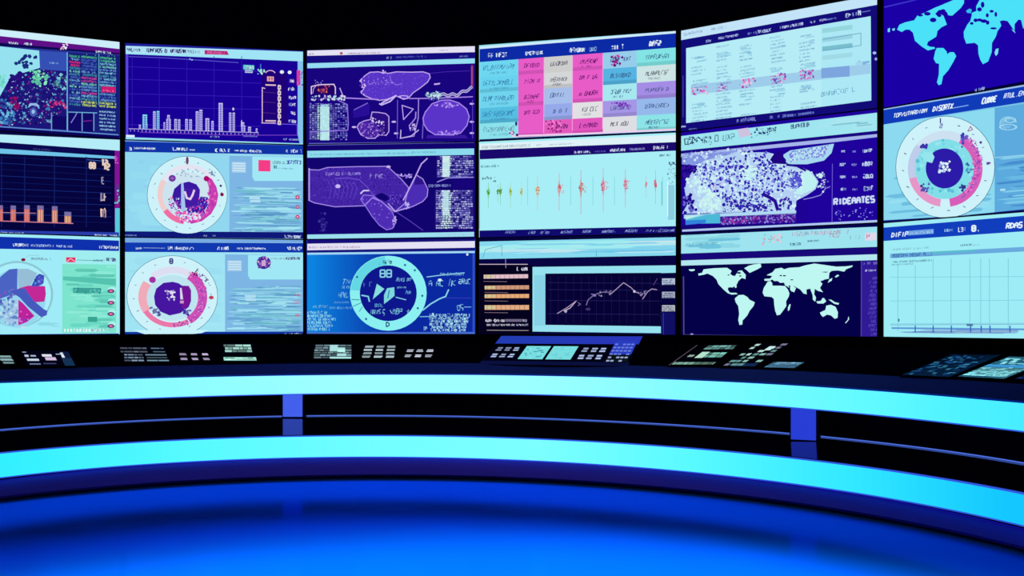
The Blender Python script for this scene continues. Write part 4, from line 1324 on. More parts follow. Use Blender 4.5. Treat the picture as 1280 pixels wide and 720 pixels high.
WORLD = {
    'na': [(150, 85), (215, 78), (300, 75), (330, 95), (320, 115), (350, 130), (372, 95), (395, 92), (420, 120), (418, 148), (395, 140), (372, 160), (365, 178), (345, 195), (330, 205), (308, 200), (305, 215), (318, 235), (360, 236), (368, 244), (330, 247), (305, 238), (275, 212), (245, 180), (232, 150), (210, 128), (175, 112), (150, 120), (118, 125), (116, 112), (140, 108)],
    'cb': [(345, 188), (360, 180), (362, 200), (352, 205)],
    'al': [(55, 85), (92, 84), (95, 92), (75, 98), (60, 94)],
    'gr': [(410, 78), (440, 62), (470, 54), (515, 48), (520, 70), (495, 85), (445, 108), (428, 92)],
    'sa': [(350, 272), (375, 250), (405, 248), (430, 262), (445, 280), (478, 296), (470, 320), (445, 350), (430, 380), (412, 400), (400, 412), (398, 438), (380, 442), (372, 410), (378, 370), (372, 320), (355, 295)],
    'af': [(560, 165), (580, 160), (600, 190), (640, 190), (672, 192), (690, 215), (700, 240), (695, 260), (678, 290), (680, 320), (655, 355), (640, 375), (620, 380), (608, 350), (602, 310), (600, 275), (585, 262), (540, 258), (528, 235), (535, 205)],
    'eu': [(553, 122), (590, 105), (610, 82), (650, 75), (665, 85), (700, 75), (760, 72), (800, 60), (860, 48), (930, 58), (1000, 68), (1060, 66), (1105, 60), (1100, 70), (1062, 85), (1050, 100), (1010, 92), (970, 95), (955, 108), (952, 145), (925, 150), (905, 160), (910, 180), (895, 205), (915, 232), (880, 222), (862, 210), (858, 245), (870, 265), (865, 292), (850, 280), (848, 250), (832, 208), (808, 215), (810, 245), (790, 240), (770, 215), (735, 195), (722, 190), (742, 205), (730, 232), (712, 225), (688, 195), (672, 188), (665, 170), (640, 172), (625, 160), (600, 160), (590, 150), (570, 160), (540, 158), (540, 146), (575, 145), (590, 128)],
    'jp': [(945, 172), (955, 150), (975, 140), (970, 158)],
    'jq': [(990, 132), (1010, 118), (1018, 126), (998, 138)],
    'in': [(872, 290), (900, 288), (912, 268), (922, 270), (935, 290), (918, 304), (880, 304)],
    'ng': [(950, 278), (968, 280), (990, 295), (1018, 302), (1012, 312), (985, 305)],
    'au': [(895, 362), (930, 345), (935, 318), (965, 312), (995, 325), (1010, 360), (1008, 395), (990, 402), (965, 380), (940, 375), (915, 390), (902, 378)],
    'nz': [(1078, 385), (1082, 405), (1062, 430), (1055, 428), (1072, 410)],
    'md': [(700, 308), (708, 310), (700, 345), (690, 352), (690, 330)]}
LAKES = [(645, 125, 9, 5), (668, 126, 11, 5), (600, 182, 12, 9), (630, 182, 12, 8), (655, 180, 12, 7), (715, 152, 14, 3), (700, 192, 8, 6), (700, 205, 6, 12), (930, 103, 22, 3), (340, 118, 14, 8), (375, 108, 14, 7), (350, 90, 10, 8), (310, 122, 8, 4), (385, 128, 8, 5), (325, 205, 14, 6), (905, 165, 6, 9), (960, 130, 8, 12)]


def world_map(s, tf, c, sea, L=5):
    for k, pts in WORLD.items():
        s.P([tf(*p) for p in pts], c, L)
    rn = random.Random(4)
    for (x, y, a, b) in LAKES:
        q = [tf(x + a * rn.uniform(.7, 1.1) * math.cos(t), y + b * rn.uniform(.7, 1.1) * math.sin(t)) for t in [i * .785 for i in range(8)]]
        s.P(q, sea, L + .6)


def col4():
    s = Scr(4, 0, 840, 0, 4.237)
    s.bg((20, 10, 118))
    s.P([(47, 160), (1088, -32), (1088, 24), (47, 212)], (195, 228, 248), 1)
    s.W_(62, 188, 98, 16, (150, 185, 215), 6, .18)
    s.W_(210, 162, 80, 16, (130, 185, 205), 6, .14)
    s.P([(47, 214), (1088, 24), (1088, 60), (47, 254)], (18, 12, 120), 2)
    for (x, y, w2, h, c) in ((172, 226, 34, 14, (170, 190, 240)), (245, 208, 105, 14, (190, 205, 245)), (395, 184, 60, 12, (110, 130, 215)), (445, 178, 80, 18, (200, 215, 250)), (562, 154, 130, 16, (200, 215, 250)), (732, 122, 85, 12, (190, 205, 245)), (820, 108, 50, 10, (110, 130, 215)), (920, 92, 82, 28, (210, 225, 255)), (1005, 66, 45, 6, (120, 130, 215))):
        s.W_(x, y, w2, h, c, 6, .26)
    s.P([(74, 255), (1052, 85), (1055, 532), (74, 655)], (182, 236, 246), 4)
    s.P([(790, 130), (1052, 86), (1055, 532), (790, 565)], (172, 232, 245), 4.3)

    def yl(f, x):   # line across the page at fraction f
        t = (x - 74) / 980
        return 255 + f * 400 - t * (170 + f * (-47))
    bnd = .50
    s.P([(100, yl(.50, 100)), (1050, yl(.56, 1050)), (1050, yl(.68, 1050)), (100, yl(.63, 100))], (158, 205, 235), 5)
    s.P([(790, yl(.53, 790)), (940, yl(.55, 940)), (940, yl(.68, 940)), (790, yl(.65, 790))], (125, 165, 222), 5.4)
    for x0 in (100, 230, 355, 515, 672):
        for r in range(22):
            f = .03 + r * .044
            if s.rnd.random() < .28:
                continue
            y = yl(f, x0)
            hot = .50 < f < .62
            c = s.rnd.choice([(120, 90, 180), (190, 70, 170)]) if hot else s.rnd.choice([(125, 185, 215), (110, 165, 205), (145, 205, 225)])
            s.W_(x0 + s.rnd.uniform(0, 8), y + 14, s.rnd.uniform(50, 88), 10, c, 6, .2)
        for k in range(3):
            s.streaks(x0, yl(.1 + k * .3, x0), x0 + 85, yl(.2 + k * .3, x0), 5, 4, 9, [(140, 200, 225), (155, 212, 232)], 5.6)
    for (x0, n) in ((108, 16), (240, 8), (365, 26), (525, 24), (675, 26)):
        yy = yl(.55, x0)
        s.noise([(x0, yy - 14), (x0 + 75, yy - 24), (x0 + 75, yy + 26), (x0, yy + 34)], n, 5, 10, [(170, 60, 170), (110, 80, 190), (225, 110, 190), (235, 200, 235)], 6.5)
    for k, (f, c) in enumerate(((.05, (150, 215, 222)), (.16, (150, 210, 225)), (.27, (120, 190, 205)), (.38, (160, 218, 230)))):
        s.P([(795, yl(f, 795)), (955, yl(f, 955) + 6), (955, yl(f + .055, 955) + 6), (795, yl(f + .055, 795))], c, 5.5)
    s.L_([(800, 208), (1000, 175), (1000, 240), (800, 268)], 4, (110, 170, 200), 6)
    s.W_(790, 510, 70, 26, (130, 190, 210), 6, .16)
    s.W_(860, 498, 110, 30, (100, 165, 205), 6, .14)
    s.streaks(955, 320, 1050, 350, 8, 8, 16, [(130, 180, 225), (165, 215, 238)], 5.6)
    s.P([(47, 655), (1088, 530), (1088, 590), (47, 692)], (18, 10, 118), 5)
    s.W_(345, 648, 100, 20, (130, 140, 215), 6, .28)
    s.W_(520, 628, 90, 16, (110, 120, 205), 6, .25)
    s.W_(610, 618, 140, 14, (110, 130, 215), 6, .25)
    s.noise([(50, 655), (70, 655), (70, 680), (50, 680)], 6, 4, 8, [(170, 190, 240)], 6)
    s.W_(88, 688, 45, 8, (130, 150, 220), 6)
    s.L_([(58, 400), (58, 620)], 3, (80, 80, 190), 6)
    s.C_(1072, 280, 10, 8, (170, 190, 240), 6, n=7)
    s.C_(1080, 312, 8, 8, (150, 170, 230), 6, n=7)
    a = s
    # row 1: brain-like photograph of mottled blots
    s = Scr(4, 1, 840, 150, 4.741)
    s.bg((30, 2, 155))
    s.P([(52, 95), (1222, -45), (1222, 62), (52, 182)], (160, 230, 240), 1)
    s.W_(75, 145, 80, 50, (50, 90, 110), 6, .16)
    s.W_(165, 140, 75, 50, (60, 110, 130), 6, .16)
    s.W_(255, 125, 120, 44, (80, 130, 150), 6, .14)
    s.noise([(80, 100), (240, 95), (240, 145), (80, 155)], 40, 4, 9, [(60, 110, 130), (130, 200, 210), (40, 60, 120)], 6)
    s.P([(385, 55), (450, 45), (470, 90), (400, 105)], (205, 195, 225), 5)
    s.noise([(470, 50), (620, 40), (620, 85), (470, 105)], 34, 4, 9, [(60, 100, 130), (20, 30, 130), (130, 200, 215)], 6)
    s.W_(520, 75, 110, 26, (50, 90, 130), 6, .16)
    s.W_(705, 50, 110, 30, (40, 60, 120), 6, .18)
    s.streaks(830, 0, 1200, 55, 14, 5, 9, [(130, 190, 205), (170, 230, 240)], 5)
    s.P([(52, 182), (1222, 62), (1222, 82), (52, 200)], (24, 6, 130), 3)
    s.P([(52, 200), (1222, 82), (1222, 100), (970, 130), (52, 220)], (165, 180, 235), 4)
    s.noise([(52, 200), (480, 160), (480, 190), (52, 250)], 60, 6, 14, [(180, 205, 240), (120, 130, 220), (205, 230, 245)], 4.4)
    s.P([(58, 215), (400, 180), (400, 230), (140, 270), (58, 262)], (130, 150, 225), 4.3)
    blob = [(85, 360), (130, 290), (190, 240), (380, 195), (560, 190), (600, 200), (670, 262), (760, 275), (830, 310), (868, 365), (850, 410), (800, 445), (740, 475), (725, 540), (60, 555), (90, 500), (75, 420)]
    s.P(blob, (180, 208, 242), 5)
    s.noise(blob, 420, 6, 13, [(205, 238, 248), (215, 245, 250), (175, 205, 242)], 5.4)
    s.noise([(140, 260), (560, 190), (680, 280), (770, 300), (760, 400), (560, 440), (420, 520), (200, 420), (130, 330)], 760, 6, 12, [(50, 28, 178), (42, 20, 168), (70, 60, 200), (210, 242, 250), (200, 232, 248), (130, 140, 230)], 6.2)
    s.noise([(300, 440), (600, 440), (600, 545), (300, 545)], 120, 6, 12, [(50, 30, 175), (60, 60, 190), (200, 235, 245), (180, 210, 240)], 6.2)
    s.noise([(80, 350), (160, 350), (290, 470), (290, 540), (180, 540)], 80, 9, 18, [(205, 245, 240), (190, 235, 242)], 6.8)
    s.noise([(410, 290), (520, 280), (470, 350), (430, 350)], 26, 9, 17, [(205, 245, 245), (190, 235, 242)], 6.8)
    s.P([(660, 205), (700, 180), (960, 140), (945, 195), (900, 240), (800, 262), (690, 262), (660, 235)], (165, 215, 240), 6)
    s.noise([(690, 185), (930, 150), (900, 215), (700, 250)], 130, 6, 12, [(130, 130, 225), (185, 225, 242), (110, 110, 220), (200, 235, 245)], 6.6)
    s.P([(580, 235), (600, 205), (640, 180), (655, 190), (650, 205), (675, 235), (675, 262), (600, 258)], (30, 4, 130), 7.8)
    s.L_([(680, 265), (740, 272), (790, 298)], 13, (30, 6, 140), 7.8)
    s.P([(765, 320), (810, 300), (862, 365), (845, 405), (770, 440), (730, 440)], (190, 240, 242), 7)
    s.C_(735, 365, 34, 42, (85, 85, 210), 7.2, n=14)
    s.noise([(690, 290), (770, 300), (770, 400), (690, 400)], 60, 5, 10, [(130, 140, 225), (70, 60, 200), (190, 225, 242)], 7.4)
    s.L_([(765, 300), (775, 360), (765, 420)], 5, (225, 248, 250), 7.6)
    s.L_([(540, 440), (580, 460), (610, 480), (625, 530)], 20, (40, 10, 150), 7.8)
    s.noise([(640, 460), (700, 460), (710, 530), (640, 530)], 26, 7, 14, [(40, 14, 155), (60, 30, 170)], 7.8)
    s.noise([(640, 470), (700, 470), (690, 520), (650, 520)], 8, 5, 9, [(190, 220, 242)], 8)
    s.noise([(55, 270), (140, 270), (140, 320), (70, 350)], 40, 8, 16, [(26, 4, 120), (50, 20, 150)], 7)
    s.noise([(55, 440), (110, 440), (150, 540), (60, 550)], 40, 8, 16, [(40, 20, 150), (26, 6, 130), (110, 100, 210)], 7)
    s.noise([(300, 480), (590, 470), (590, 540), (300, 545)], 40, 8, 15, [(40, 20, 160), (60, 40, 175)], 7)
    s.P([(735, 480), (800, 465), (800, 605), (735, 605)], (30, 2, 150), 7)
    s.L_([(780, 470), (830, 460), (880, 445), (910, 405), (935, 395)], 5, (150, 140, 225), 8)
    s.noise([(830, 290), (900, 300), (940, 395), (880, 440), (860, 400), (860, 330)], 26, 4, 10, [(110, 90, 210), (190, 200, 240), (200, 235, 242)], 8)
    s.noise([(860, 320), (895, 320), (890, 345), (865, 345)], 10, 6, 11, [(205, 240, 242)], 8.3)
    s.noise([(200, 400), (300, 370), (290, 420)], 5, 5, 9, [(190, 120, 220)], 8)
    s.P([(70, 562), (735, 535), (735, 560), (285, 572), (70, 585)], (175, 215, 242), 8)
    s.P([(80, 572), (200, 562), (80, 598)], (190, 240, 235), 8.4)
    s.P([(80, 590), (180, 562), (285, 555), (285, 612), (80, 615)], (75, 185, 215), 8.4)
    s.P([(80, 595), (200, 590), (200, 610), (80, 622)], (50, 130, 220), 8.6)
    s.P([(285, 572), (735, 552), (735, 605), (285, 622)], (60, 20, 150), 8)
    s.noise([(290, 575), (730, 555), (730, 605), (290, 618)], 150, 5, 10, [(110, 70, 190), (130, 50, 170), (150, 150, 225), (50, 10, 130)], 8.4)
    s.noise([(300, 580), (520, 570), (520, 605), (300, 615)], 26, 5, 9, [(190, 60, 170), (160, 50, 160)], 8.8)
    s.L_([(950, 260), (948, 600)], 4, (110, 90, 215), 7)
    for r, y in enumerate((193, 272, 345, 418)):
        for (x, w2, h) in ((990, 36, 14), (1060, 32, 12), (1128, 58, 22)):
            s.W_(x + r * 3, y, w2, h if r < 1 else h * 1.2, (205, 220, 250) if x != 1060 else (150, 150, 230), 7, .3)
    s.T('RIDEAATES', 960, 502, 34, (205, 220, 248), 8, 240, .3)
    s.noise([(965, 520), (1190, 520), (1190, 590), (965, 590)], 34, 3, 7, [(90, 80, 205), (150, 150, 230)], 7)
    s.P([(60, 650), (1222, 592), (1222, 606), (60, 662)], (175, 200, 240), 8.5)
    s.P([(52, 625), (1222, 606), (1222, 640), (52, 684)], (22, 6, 120), 8.2)
    b = s
    # row 2: world map
    s = Scr(4, 2, 840, 275, 4.644)
    s.bg((5, 2, 78))
    s.P([(52, 88), (1200, 38), (1200, 155), (52, 195)], (158, 228, 240), 1)
    s.streaks(60, 80, 400, 170, 16, 8, 20, [(110, 195, 220), (140, 215, 230)], 2)
    s.noise([(520, 85), (640, 80), (640, 130), (520, 140)], 26, 5, 10, [(225, 160, 190), (235, 200, 215), (130, 200, 210)], 4)
    s.W_(700, 92, 330, 26, (215, 150, 180), 5, .13)
    s.W_(895, 100, 80, 34, (190, 90, 130), 5, .12)
    s.W_(1130, 108, 40, 34, (190, 90, 140), 5, .16)
    s.R(1120, 75, 1185, 120, (225, 215, 235), 3)
    s.W_(685, 148, 65, 18, (50, 110, 140), 5)
    s.W_(780, 128, 75, 12, (60, 110, 140), 5)
    s.W_(1030, 112, 60, 24, (120, 180, 190), 5, .14)
    s.W_(80, 150, 180, 16, (120, 190, 210), 5, .14)
    s.P([(52, 195), (1200, 158), (1200, 198), (52, 235)], (24, 8, 120), 2)
    s.P([(52, 235), (1200, 198), (1200, 232), (52, 265)], (180, 232, 240), 3)
    s.P([(52, 265), (1095, 238), (1095, 688), (52, 680)], (5, 1, 72), 4)
    s.P([(1095, 236), (1200, 232), (1200, 690), (1095, 690)], (48, 26, 150), 4)
    s.L_([(1100, 240), (1098, 688)], 6, (80, 60, 175), 6)
    s.L_([(66, 330), (68, 665)], 7, (80, 74, 140), 6)
    s.L_([(66, 665), (640, 680), (1095, 685)], 4, (60, 56, 130), 6)
    s.W_(1112, 258, 78, 14, (140, 130, 215), 6, .2)
    s.W_(1122, 298, 62, 12, (200, 200, 240), 6, .28)
    for k in range(14):
        s.W_(1150 - (k % 3) * 6, 345 + k * 25, 44, 18, (95, 80, 195), 6, .16, .4)
    tf = lambda x, y: ((850 + x / 5.12 - 840) * 4.644, (320 + y / 5.12 - 275) * 4.644)
    world_map(s, tf, (190, 246, 242), (5, 1, 72), 6)
    s.C_(tf(0, 500)[0] + 68, 665, 10, 8, (150, 140, 200), 7, n=8)
    return a, b, s


def col5():
    s = Scr(5, 0, 1090, 0, 5.142)
    s.bg((26, 0, 165))
    s.L_([(80, 45), (250, 5), (420, -40)], 9, (60, 50, 200), 2)
    cy = (75, 225, 248)
    na = [(160, 190), (175, 158), (215, 142), (270, 130), (290, 100), (340, 80), (400, 50), (450, 30), (520, 0), (590, -30), (590, 20), (570, 50), (515, 100), (490, 98), (478, 75), (462, 70), (430, 62), (405, 88), (420, 105), (435, 90), (458, 100), (480, 158), (445, 175), (420, 198), (412, 235), (385, 252), (358, 268), (352, 290), (372, 300), (400, 302), (405, 312), (358, 324), (320, 300), (275, 262), (262, 210), (240, 190), (215, 190), (190, 205)]
    s.P(na, cy, 5)
    s.P([(405, 330), (415, 308), (458, 308), (478, 330), (482, 348), (500, 335), (525, 335), (540, 360), (520, 400), (490, 450), (455, 490), (445, 540), (428, 548), (416, 530), (428, 480), (430, 410), (410, 405), (395, 378)], cy, 5)
    s.P([(100, 185), (114, 178), (114, 205), (100, 205)], (120, 220, 250), 5)
    s.P([(128, 185), (146, 180), (144, 196), (130, 196)], (120, 220, 250), 5)
    s.P([(588, 205), (610, 160), (630, 135), (640, 100), (640, 82), (670, 70), (668, 40), (690, 0), (720, -40), (1500, -300), (1500, 260), (1240, 200), (1100, 260), (1010, 180), (985, 165), (970, 185), (958, 130), (940, 125), (915, 155), (915, 200), (895, 170), (870, 135), (845, 130), (820, 135), (830, 165), (805, 200), (795, 235), (770, 275), (768, 335), (745, 395), (712, 412), (695, 385), (683, 345), (680, 290), (660, 275), (605, 280), (590, 240)], cy, 5)
    s.P([(604, 68), (625, 55), (640, 60), (635, 85), (610, 82)], (50, 190, 240), 5.5)
    s.P([(786, 340), (795, 315), (812, 310), (808, 345), (795, 360)], (120, 225, 245), 5.5)
    s.P([(895, 185), (915, 200), (922, 214), (905, 200)], (120, 220, 250), 6)
    dk = (26, 0, 165)
    for (x, y, a, b2) in ((355, 88, 22, 12), (392, 128, 22, 15), (432, 100, 14, 10), (665, 130, 14, 12), (690, 128, 18, 10), (718, 135, 22, 12), (742, 145, 12, 14), (710, 30, 12, 20), (740, 98, 10, 14), (768, 72, 14, 9), (795, 92, 9, 16), (780, 182, 22, 7), (640, 150, 12, 9), (310, 98, 18, 8), (455, 70, 18, 12), (690, 60, 16, 14)):
        s.C_(x, y, a, b2, dk, 6.5, n=9)
    s.P([(60, 700), (980, 520), (1500, 410), (1500, 440), (980, 545), (60, 720)], (6, 0, 70), 4)
    s.W_(662, 588, 66, 22, (170, 190, 240), 7, .24)
    s.L_([(60, 712), (640, 600), (980, 542)], 7, (140, 170, 240), 7)
    a = s
    s = Scr(5, 1, 1090, 110, 4.0)
    s.bg((120, 195, 230))
    s.P([(57, 95), (760, -35), (1300, -120), (1300, 10), (760, 70), (57, 182)], (16, 60, 185), 2)
    s.P([(57, 104), (760, -18), (1300, -115), (1300, -105), (760, -8), (57, 110)], (150, 190, 240), 3)
    s.T('TOP/UTARDIBM', 105, 148, 18, WH, 6, 165, .2, .3)
    s.T('DISORTX', 302, 118, 24, WH, 6, 100, .22, .3)
    s.L_([(405, 100), (480, 86)], 5, (120, 170, 235), 6)
    s.T('CUBBE', 548, 78, 26, WH, 6, 72, .26, .3)
    s.T('RTUL.EMMA', 658, 52, 22, (200, 220, 255), 6, 130, .22, .3)
    s.P([(57, 183), (612, 100), (612, 640), (57, 660)], (140, 218, 240), 1.5)
    s.streaks(60, 400, 600, 655, 30, 6, 20, [(110, 190, 225), (150, 222, 242)], 1.6)
    s.P([(612, 100), (1300, 0), (1300, 600), (612, 640)], (92, 170, 222), 1.7)
    s.streaks(615, 330, 1290, 600, 90, 5, 14, [(75, 150, 212), (130, 205, 235), (105, 185, 228), (70, 140, 205)], 2)
    for k in range(4):
        s.C_(680, 178, 44 - k * 10, 36 - k * 8, (150, 210, 235), 5 + k * .3, 10 + k * 30, 200 + k * 50, .86)
    s.C_(690, 160, 30, 14, (165, 218, 238), 5.5, inner=.7)
    s.C_(680, 195, 46, 16, (160, 215, 238), 5.5, inner=.75)
    s.R(640, 505, 665, 515, (180, 225, 240), 5)
    s.L_([(615, 348), (760, 335)], 5, (150, 210, 235), 5)
    dial(s, 365, 395, 246, 253, None, None, 12)
    s.C_(365, 405, 187, 192, (205, 225, 242), 5.2, 20, 140, .76)
    s.C_(365, 405, 187, 192, (190, 205, 235), 5.3, 140, 195, .78)
    s.C_(365, 405, 187, 190, (230, 150, 200), 5.4, 195, 262, .80)
    s.C_(365, 405, 187, 190, (215, 95, 185), 5.4, -82, 62, .74)
    s.noise([(470, 235), (520, 260), (550, 350), (545, 420), (510, 500), (440, 560), (500, 440), (505, 340)], 110, 5, 9, [(160, 50, 165), (235, 130, 205), (150, 110, 210), (190, 60, 170)], 6)
    s.C_(362, 405, 146, 150, (130, 222, 232), 5.6)
    s.noise([(225, 300), (350, 260), (480, 300), (510, 400), (470, 520), (330, 545), (230, 480)], 60, 6, 14, [(110, 210, 225), (150, 232, 240), (90, 190, 215)], 6)
    s.C_(362, 402, 94, 100, (44, 26, 168), 7)
    s.P([(240, 330), (295, 315), (312, 345), (300, 375), (262, 365)], (150, 228, 238), 7.5)
    s.noise([(335, 365), (390, 365), (388, 425), (335, 425)], 30, 6, 11, [(205, 235, 248), (150, 160, 225), (225, 245, 250)], 8)
    s.noise([(445, 225), (475, 240), (470, 300), (448, 300)], 14, 7, 12, [(60, 60, 185), (90, 90, 200)], 7)
    s.noise([(245, 280), (275, 280), (275, 312), (245, 312)], 12, 7, 12, [(90, 90, 200), (60, 50, 170)], 7)
    s.noise([(245, 475), (285, 480), (280, 518), (245, 515)], 14, 6, 11, [(50, 40, 150), (90, 80, 180)], 7)
    s.noise([(470, 380), (495, 380), (495, 425), (470, 425)], 10, 6, 11, [(50, 110, 170), (70, 150, 190)], 7)
    s.noise([(440, 485), (465, 485), (465, 520), (440, 520)], 8, 6, 11, [(40, 50, 140)], 7)
    s.T('1', 335, 178, 26, (60, 60, 150), 7, 18, .25)
    s.T('2', 338, 200, 16, (90, 90, 170), 7, 18, .25)
    s.L_([(478, 215), (492, 192), (502, 208), (480, 216)], 4, (150, 60, 130), 7)
    s.C_(582, 375, 12, 6, (120, 60, 170), 7, n=8)
    s.C_(543, 272, 7, 7, (90, 60, 130), 7, n=8)
    s.P([(57, 662), (430, 640), (760, 606), (1300, 560), (1300, 600), (760, 640), (57, 690)], (14, 18, 120), 8)
    s.C_(365, 395, 246, 253, (205, 242, 250), 8.4, 250, 290, .93)
    s.W_(450, 640, 40, 6, (150, 180, 230), 9)
    b = s
    s = Scr(5, 2, 1090, 265, 4.363)
    s.bg((158, 236, 246))
    s.P([(62, 85), (829, 20), (1500, -40), (1500, 60), (829, 105), (62, 158)], (16, 62, 188), 2)
    s.T('DIFIP', 105, 138, 24, WH, 6, 90, .24, .2)
    s.P([(195, 103), (335, 92), (335, 118), (195, 128)], (110, 165, 230), 5)
    s.W_(200, 122, 130, 14, (190, 220, 250), 6)
    s.W_(395, 108, 70, 20, (150, 200, 240), 6, .22)
    s.W_(470, 106, 60, 26, WH, 6, .22)
    s.T('8.', 545, 104, 28, WH, 6, 50, .34)
    s.T('RDAS', 730, 90, 28, WH, 6, 90, .26, .2)
    s.W_(110, 210, 195, 12, (130, 195, 205), 6, .16)
    s.P([(98, 228), (829, 190), (1500, 155), (1500, 180), (829, 215), (98, 252)], (105, 170, 222), 4)
    s.P([(320, 216), (560, 204), (560, 214), (320, 228)], (90, 190, 205), 5)
    s.W_(102, 248, 230, 22, (60, 110, 170), 6, .2)
    s.W_(110, 278, 210, 12, (70, 130, 150), 6, .2)
    s.W_(105, 292, 120, 10, (120, 190, 200), 6, .2)
    s.W_(475, 186, 70, 12, (50, 80, 120), 6, .26)
    s.W_(548, 184, 35, 8, (130, 190, 200), 6)
    for x in (140, 235, 332, 430, 533, 592, 640, 742, 850, 960, 1070, 1190):
        s.L_([(x, 290 if x < 300 else 255), (x, 650)], 4, (120, 205, 218), 5)
    for y in (356, 485, 610):
        s.L_([(100, y), (829, y - 4), (1400, y - 8)], 4, (130, 215, 228), 5)
    s.L_([(100, 616), (829, 612), (1400, 610)], 4, (130, 180, 215), 6)
    s.L_([(108, 633), (829, 640), (1400, 645)], 9, (95, 150, 215), 6)
    s.streaks(110, 640, 800, 662, 30, 4, 8, [(140, 180, 215), (110, 150, 205)], 5)
    for x in (235, 333, 432, 537, 595, 643, 752, 860, 970, 1080):
        s.L_([(x, 622), (x, 655)], 7, (60, 100, 190), 7)
    s.R(515, 610, 550, 622, (80, 120, 160), 7)
    s.C_(145, 590, 5, 10, (70, 130, 160), 6, n=8)
    s.P([(62, 693), (829, 703), (1500, 712), (1500, 730), (62, 730)], (20, 90, 190), 6)
    return a, b, s


LABELS = {
    (0, 0): 'wall monitor showing a mottled city photograph beside a dense table of figures',
    (0, 1): 'wall monitor with a nearly black chart and a few short orange bars',
    (0, 2): 'wall monitor with a blue and magenta pie chart and a green list',
    (1, 0): 'wall monitor with an indigo chart of small pale vertical bars and a legend',
    (1, 1): 'wall monitor with a round dial and a bright pink square at its upper right',
    (1, 2): 'wall monitor with a round dial and a purple badge at its upper right',
    (2, 0): 'wall monitor with purple outlined shapes, a large lobe and an oval, on dark indigo',
    (2, 1): 'wall monitor with one big purple fish-like outline on dark indigo',
    (2, 2): 'wall monitor with a thick cyan ring and scribbles on a blue ground',
    (3, 0): 'wall monitor with a table of pink, cyan and violet cells under a blue header',
    (3, 1): 'wall monitor with a pale cyan chart of green, yellow and pink spikes',
    (3, 2): 'wall monitor with orange rows beside a black line graph in a pale window',
    (4, 0): 'wall monitor with a pale page of text columns and one violet highlighted line',
    (4, 1): 'wall monitor with a white mottled blot on violet blue beside rows of figures',
    (4, 2): 'wall monitor with a pale world map on navy, in the bottom row',
    (5, 0): 'wall monitor with a bright cyan world map on violet blue, top right corner',
    (5, 1): 'wall monitor with a round dial, at the right edge of the picture',
    (5, 2): 'wall monitor with a nearly empty pale grid page, rightmost in the bottom row'}

for ci, fn in enumerate((col0, col1, col2, col3, col4, col5)):
    A, B, d, L = COLS[ci]
    mid = (A + B) / 2
    ang = math.atan2(d.y, d.x)
    for ri, sheet in enumerate(fn()):
        z0 = Z_BOT + (2 - ri) * ROWH
        root = thing('wall_monitor', LABELS[(ci, ri)], 'monitor',
                     Matrix.Translation((mid.x, mid.y, z0)) @ Matrix.Rotation(ang, 4, 'Z'), 'monitors of the curved video wall')
        hw = L / 2
        boxes('housing', [(-hw + .002, .006, .0015, hw - .002, .078, ROWH - .0015)], M_BLACK, root, .004)
        b0, b1 = Scr.M, Scr.MZ
        boxes('bezel', [(-hw, -.006, .001, -hw + b0, .006, ROWH - .001), (hw - b0, -.006, .001, hw, .006, ROWH - .001),
                        (-hw + b0, -.006, .001, hw - b0, .006, b1), (-hw + b0, -.006, ROWH - b1, hw - b0, .006, ROWH - .001)], M_BEZEL, root)
        dsp = sheet.build('display', root, .005)
        dsp.location = (0, 0, b1)

# ------------------------------------------------------------------ control panels lying on the console


def con_z(o, steep=None):
    if steep is None:
        return LIP_Z + (o - LIP_O) / (BACK_O - LIP_O) * (BACK_Z - LIP_Z)
    return LIP_Z + (o - LIP_O) / (.86 - LIP_O) * (steep - LIP_Z)


def hit(px, py, steep=None):
    lo, hi = 4.0, 12.0
    for _ in range(50):
        t = (lo + hi) / 2
        X, Y = (px - CX) / F_PX * t, t
        z = H_CAM - (py - CY) / F_PX * t
        th = math.atan2(X - CEN[0], Y - CEN[1])
        o = math.hypot(X - CEN[0], Y - CEN[1]) - radius('K1', th)
        if z > con_z(o, steep):
            lo = t
        else:
            hi = t
    return Vector((X, Y, z))


def panel_frame(x0, x1, yb, yt, ybr=None, steep=None):
    """frame of a rectangle on the console: origin at its near-left corner"""
    ybr = yb if ybr is None else ybr
    bl, br = hit(x0, yb, steep), hit(x1, ybr, steep)
    mpx, mpy = (x0 + x1) / 2, (yb + ybr) / 2
    bm_ = hit(mpx, mpy, steep)
    ux = (br - bl)
    W = ux.length
    ux.normalize()
    # up the slope from the mid point
    r = Vector((bm_.x - CEN[0], bm_.y - CEN[1], 0)).normalized()
    slope = (con_z(1, steep) - con_z(0, steep))
    up = Vector((r.x, r.y, slope)).normalized()
    n = ux.cross(up).normalized()
    uy = n.cross(ux).normalized()
    # depth so that the far edge lands at yt
    lo, hi = 0, 2.0
    for _ in range(40):
        m = (lo + hi) / 2
        p = bm_ + uy * m
        py = CY + F_PX * (H_CAM - p.z) / p.y
        if py > yt:
            lo = m
        else:
            hi = m
    o = (bl + br) / 2 - ux * W / 2
    o = o + (bm_ - (bl + br) / 2) * .6
    mw = Matrix(((ux.x, uy.x, n.x, o.x), (ux.y, uy.y, n.y, o.y), (ux.z, uy.z, n.z, o.z), (0, 0, 0, 1)))
    return mw, W, lo


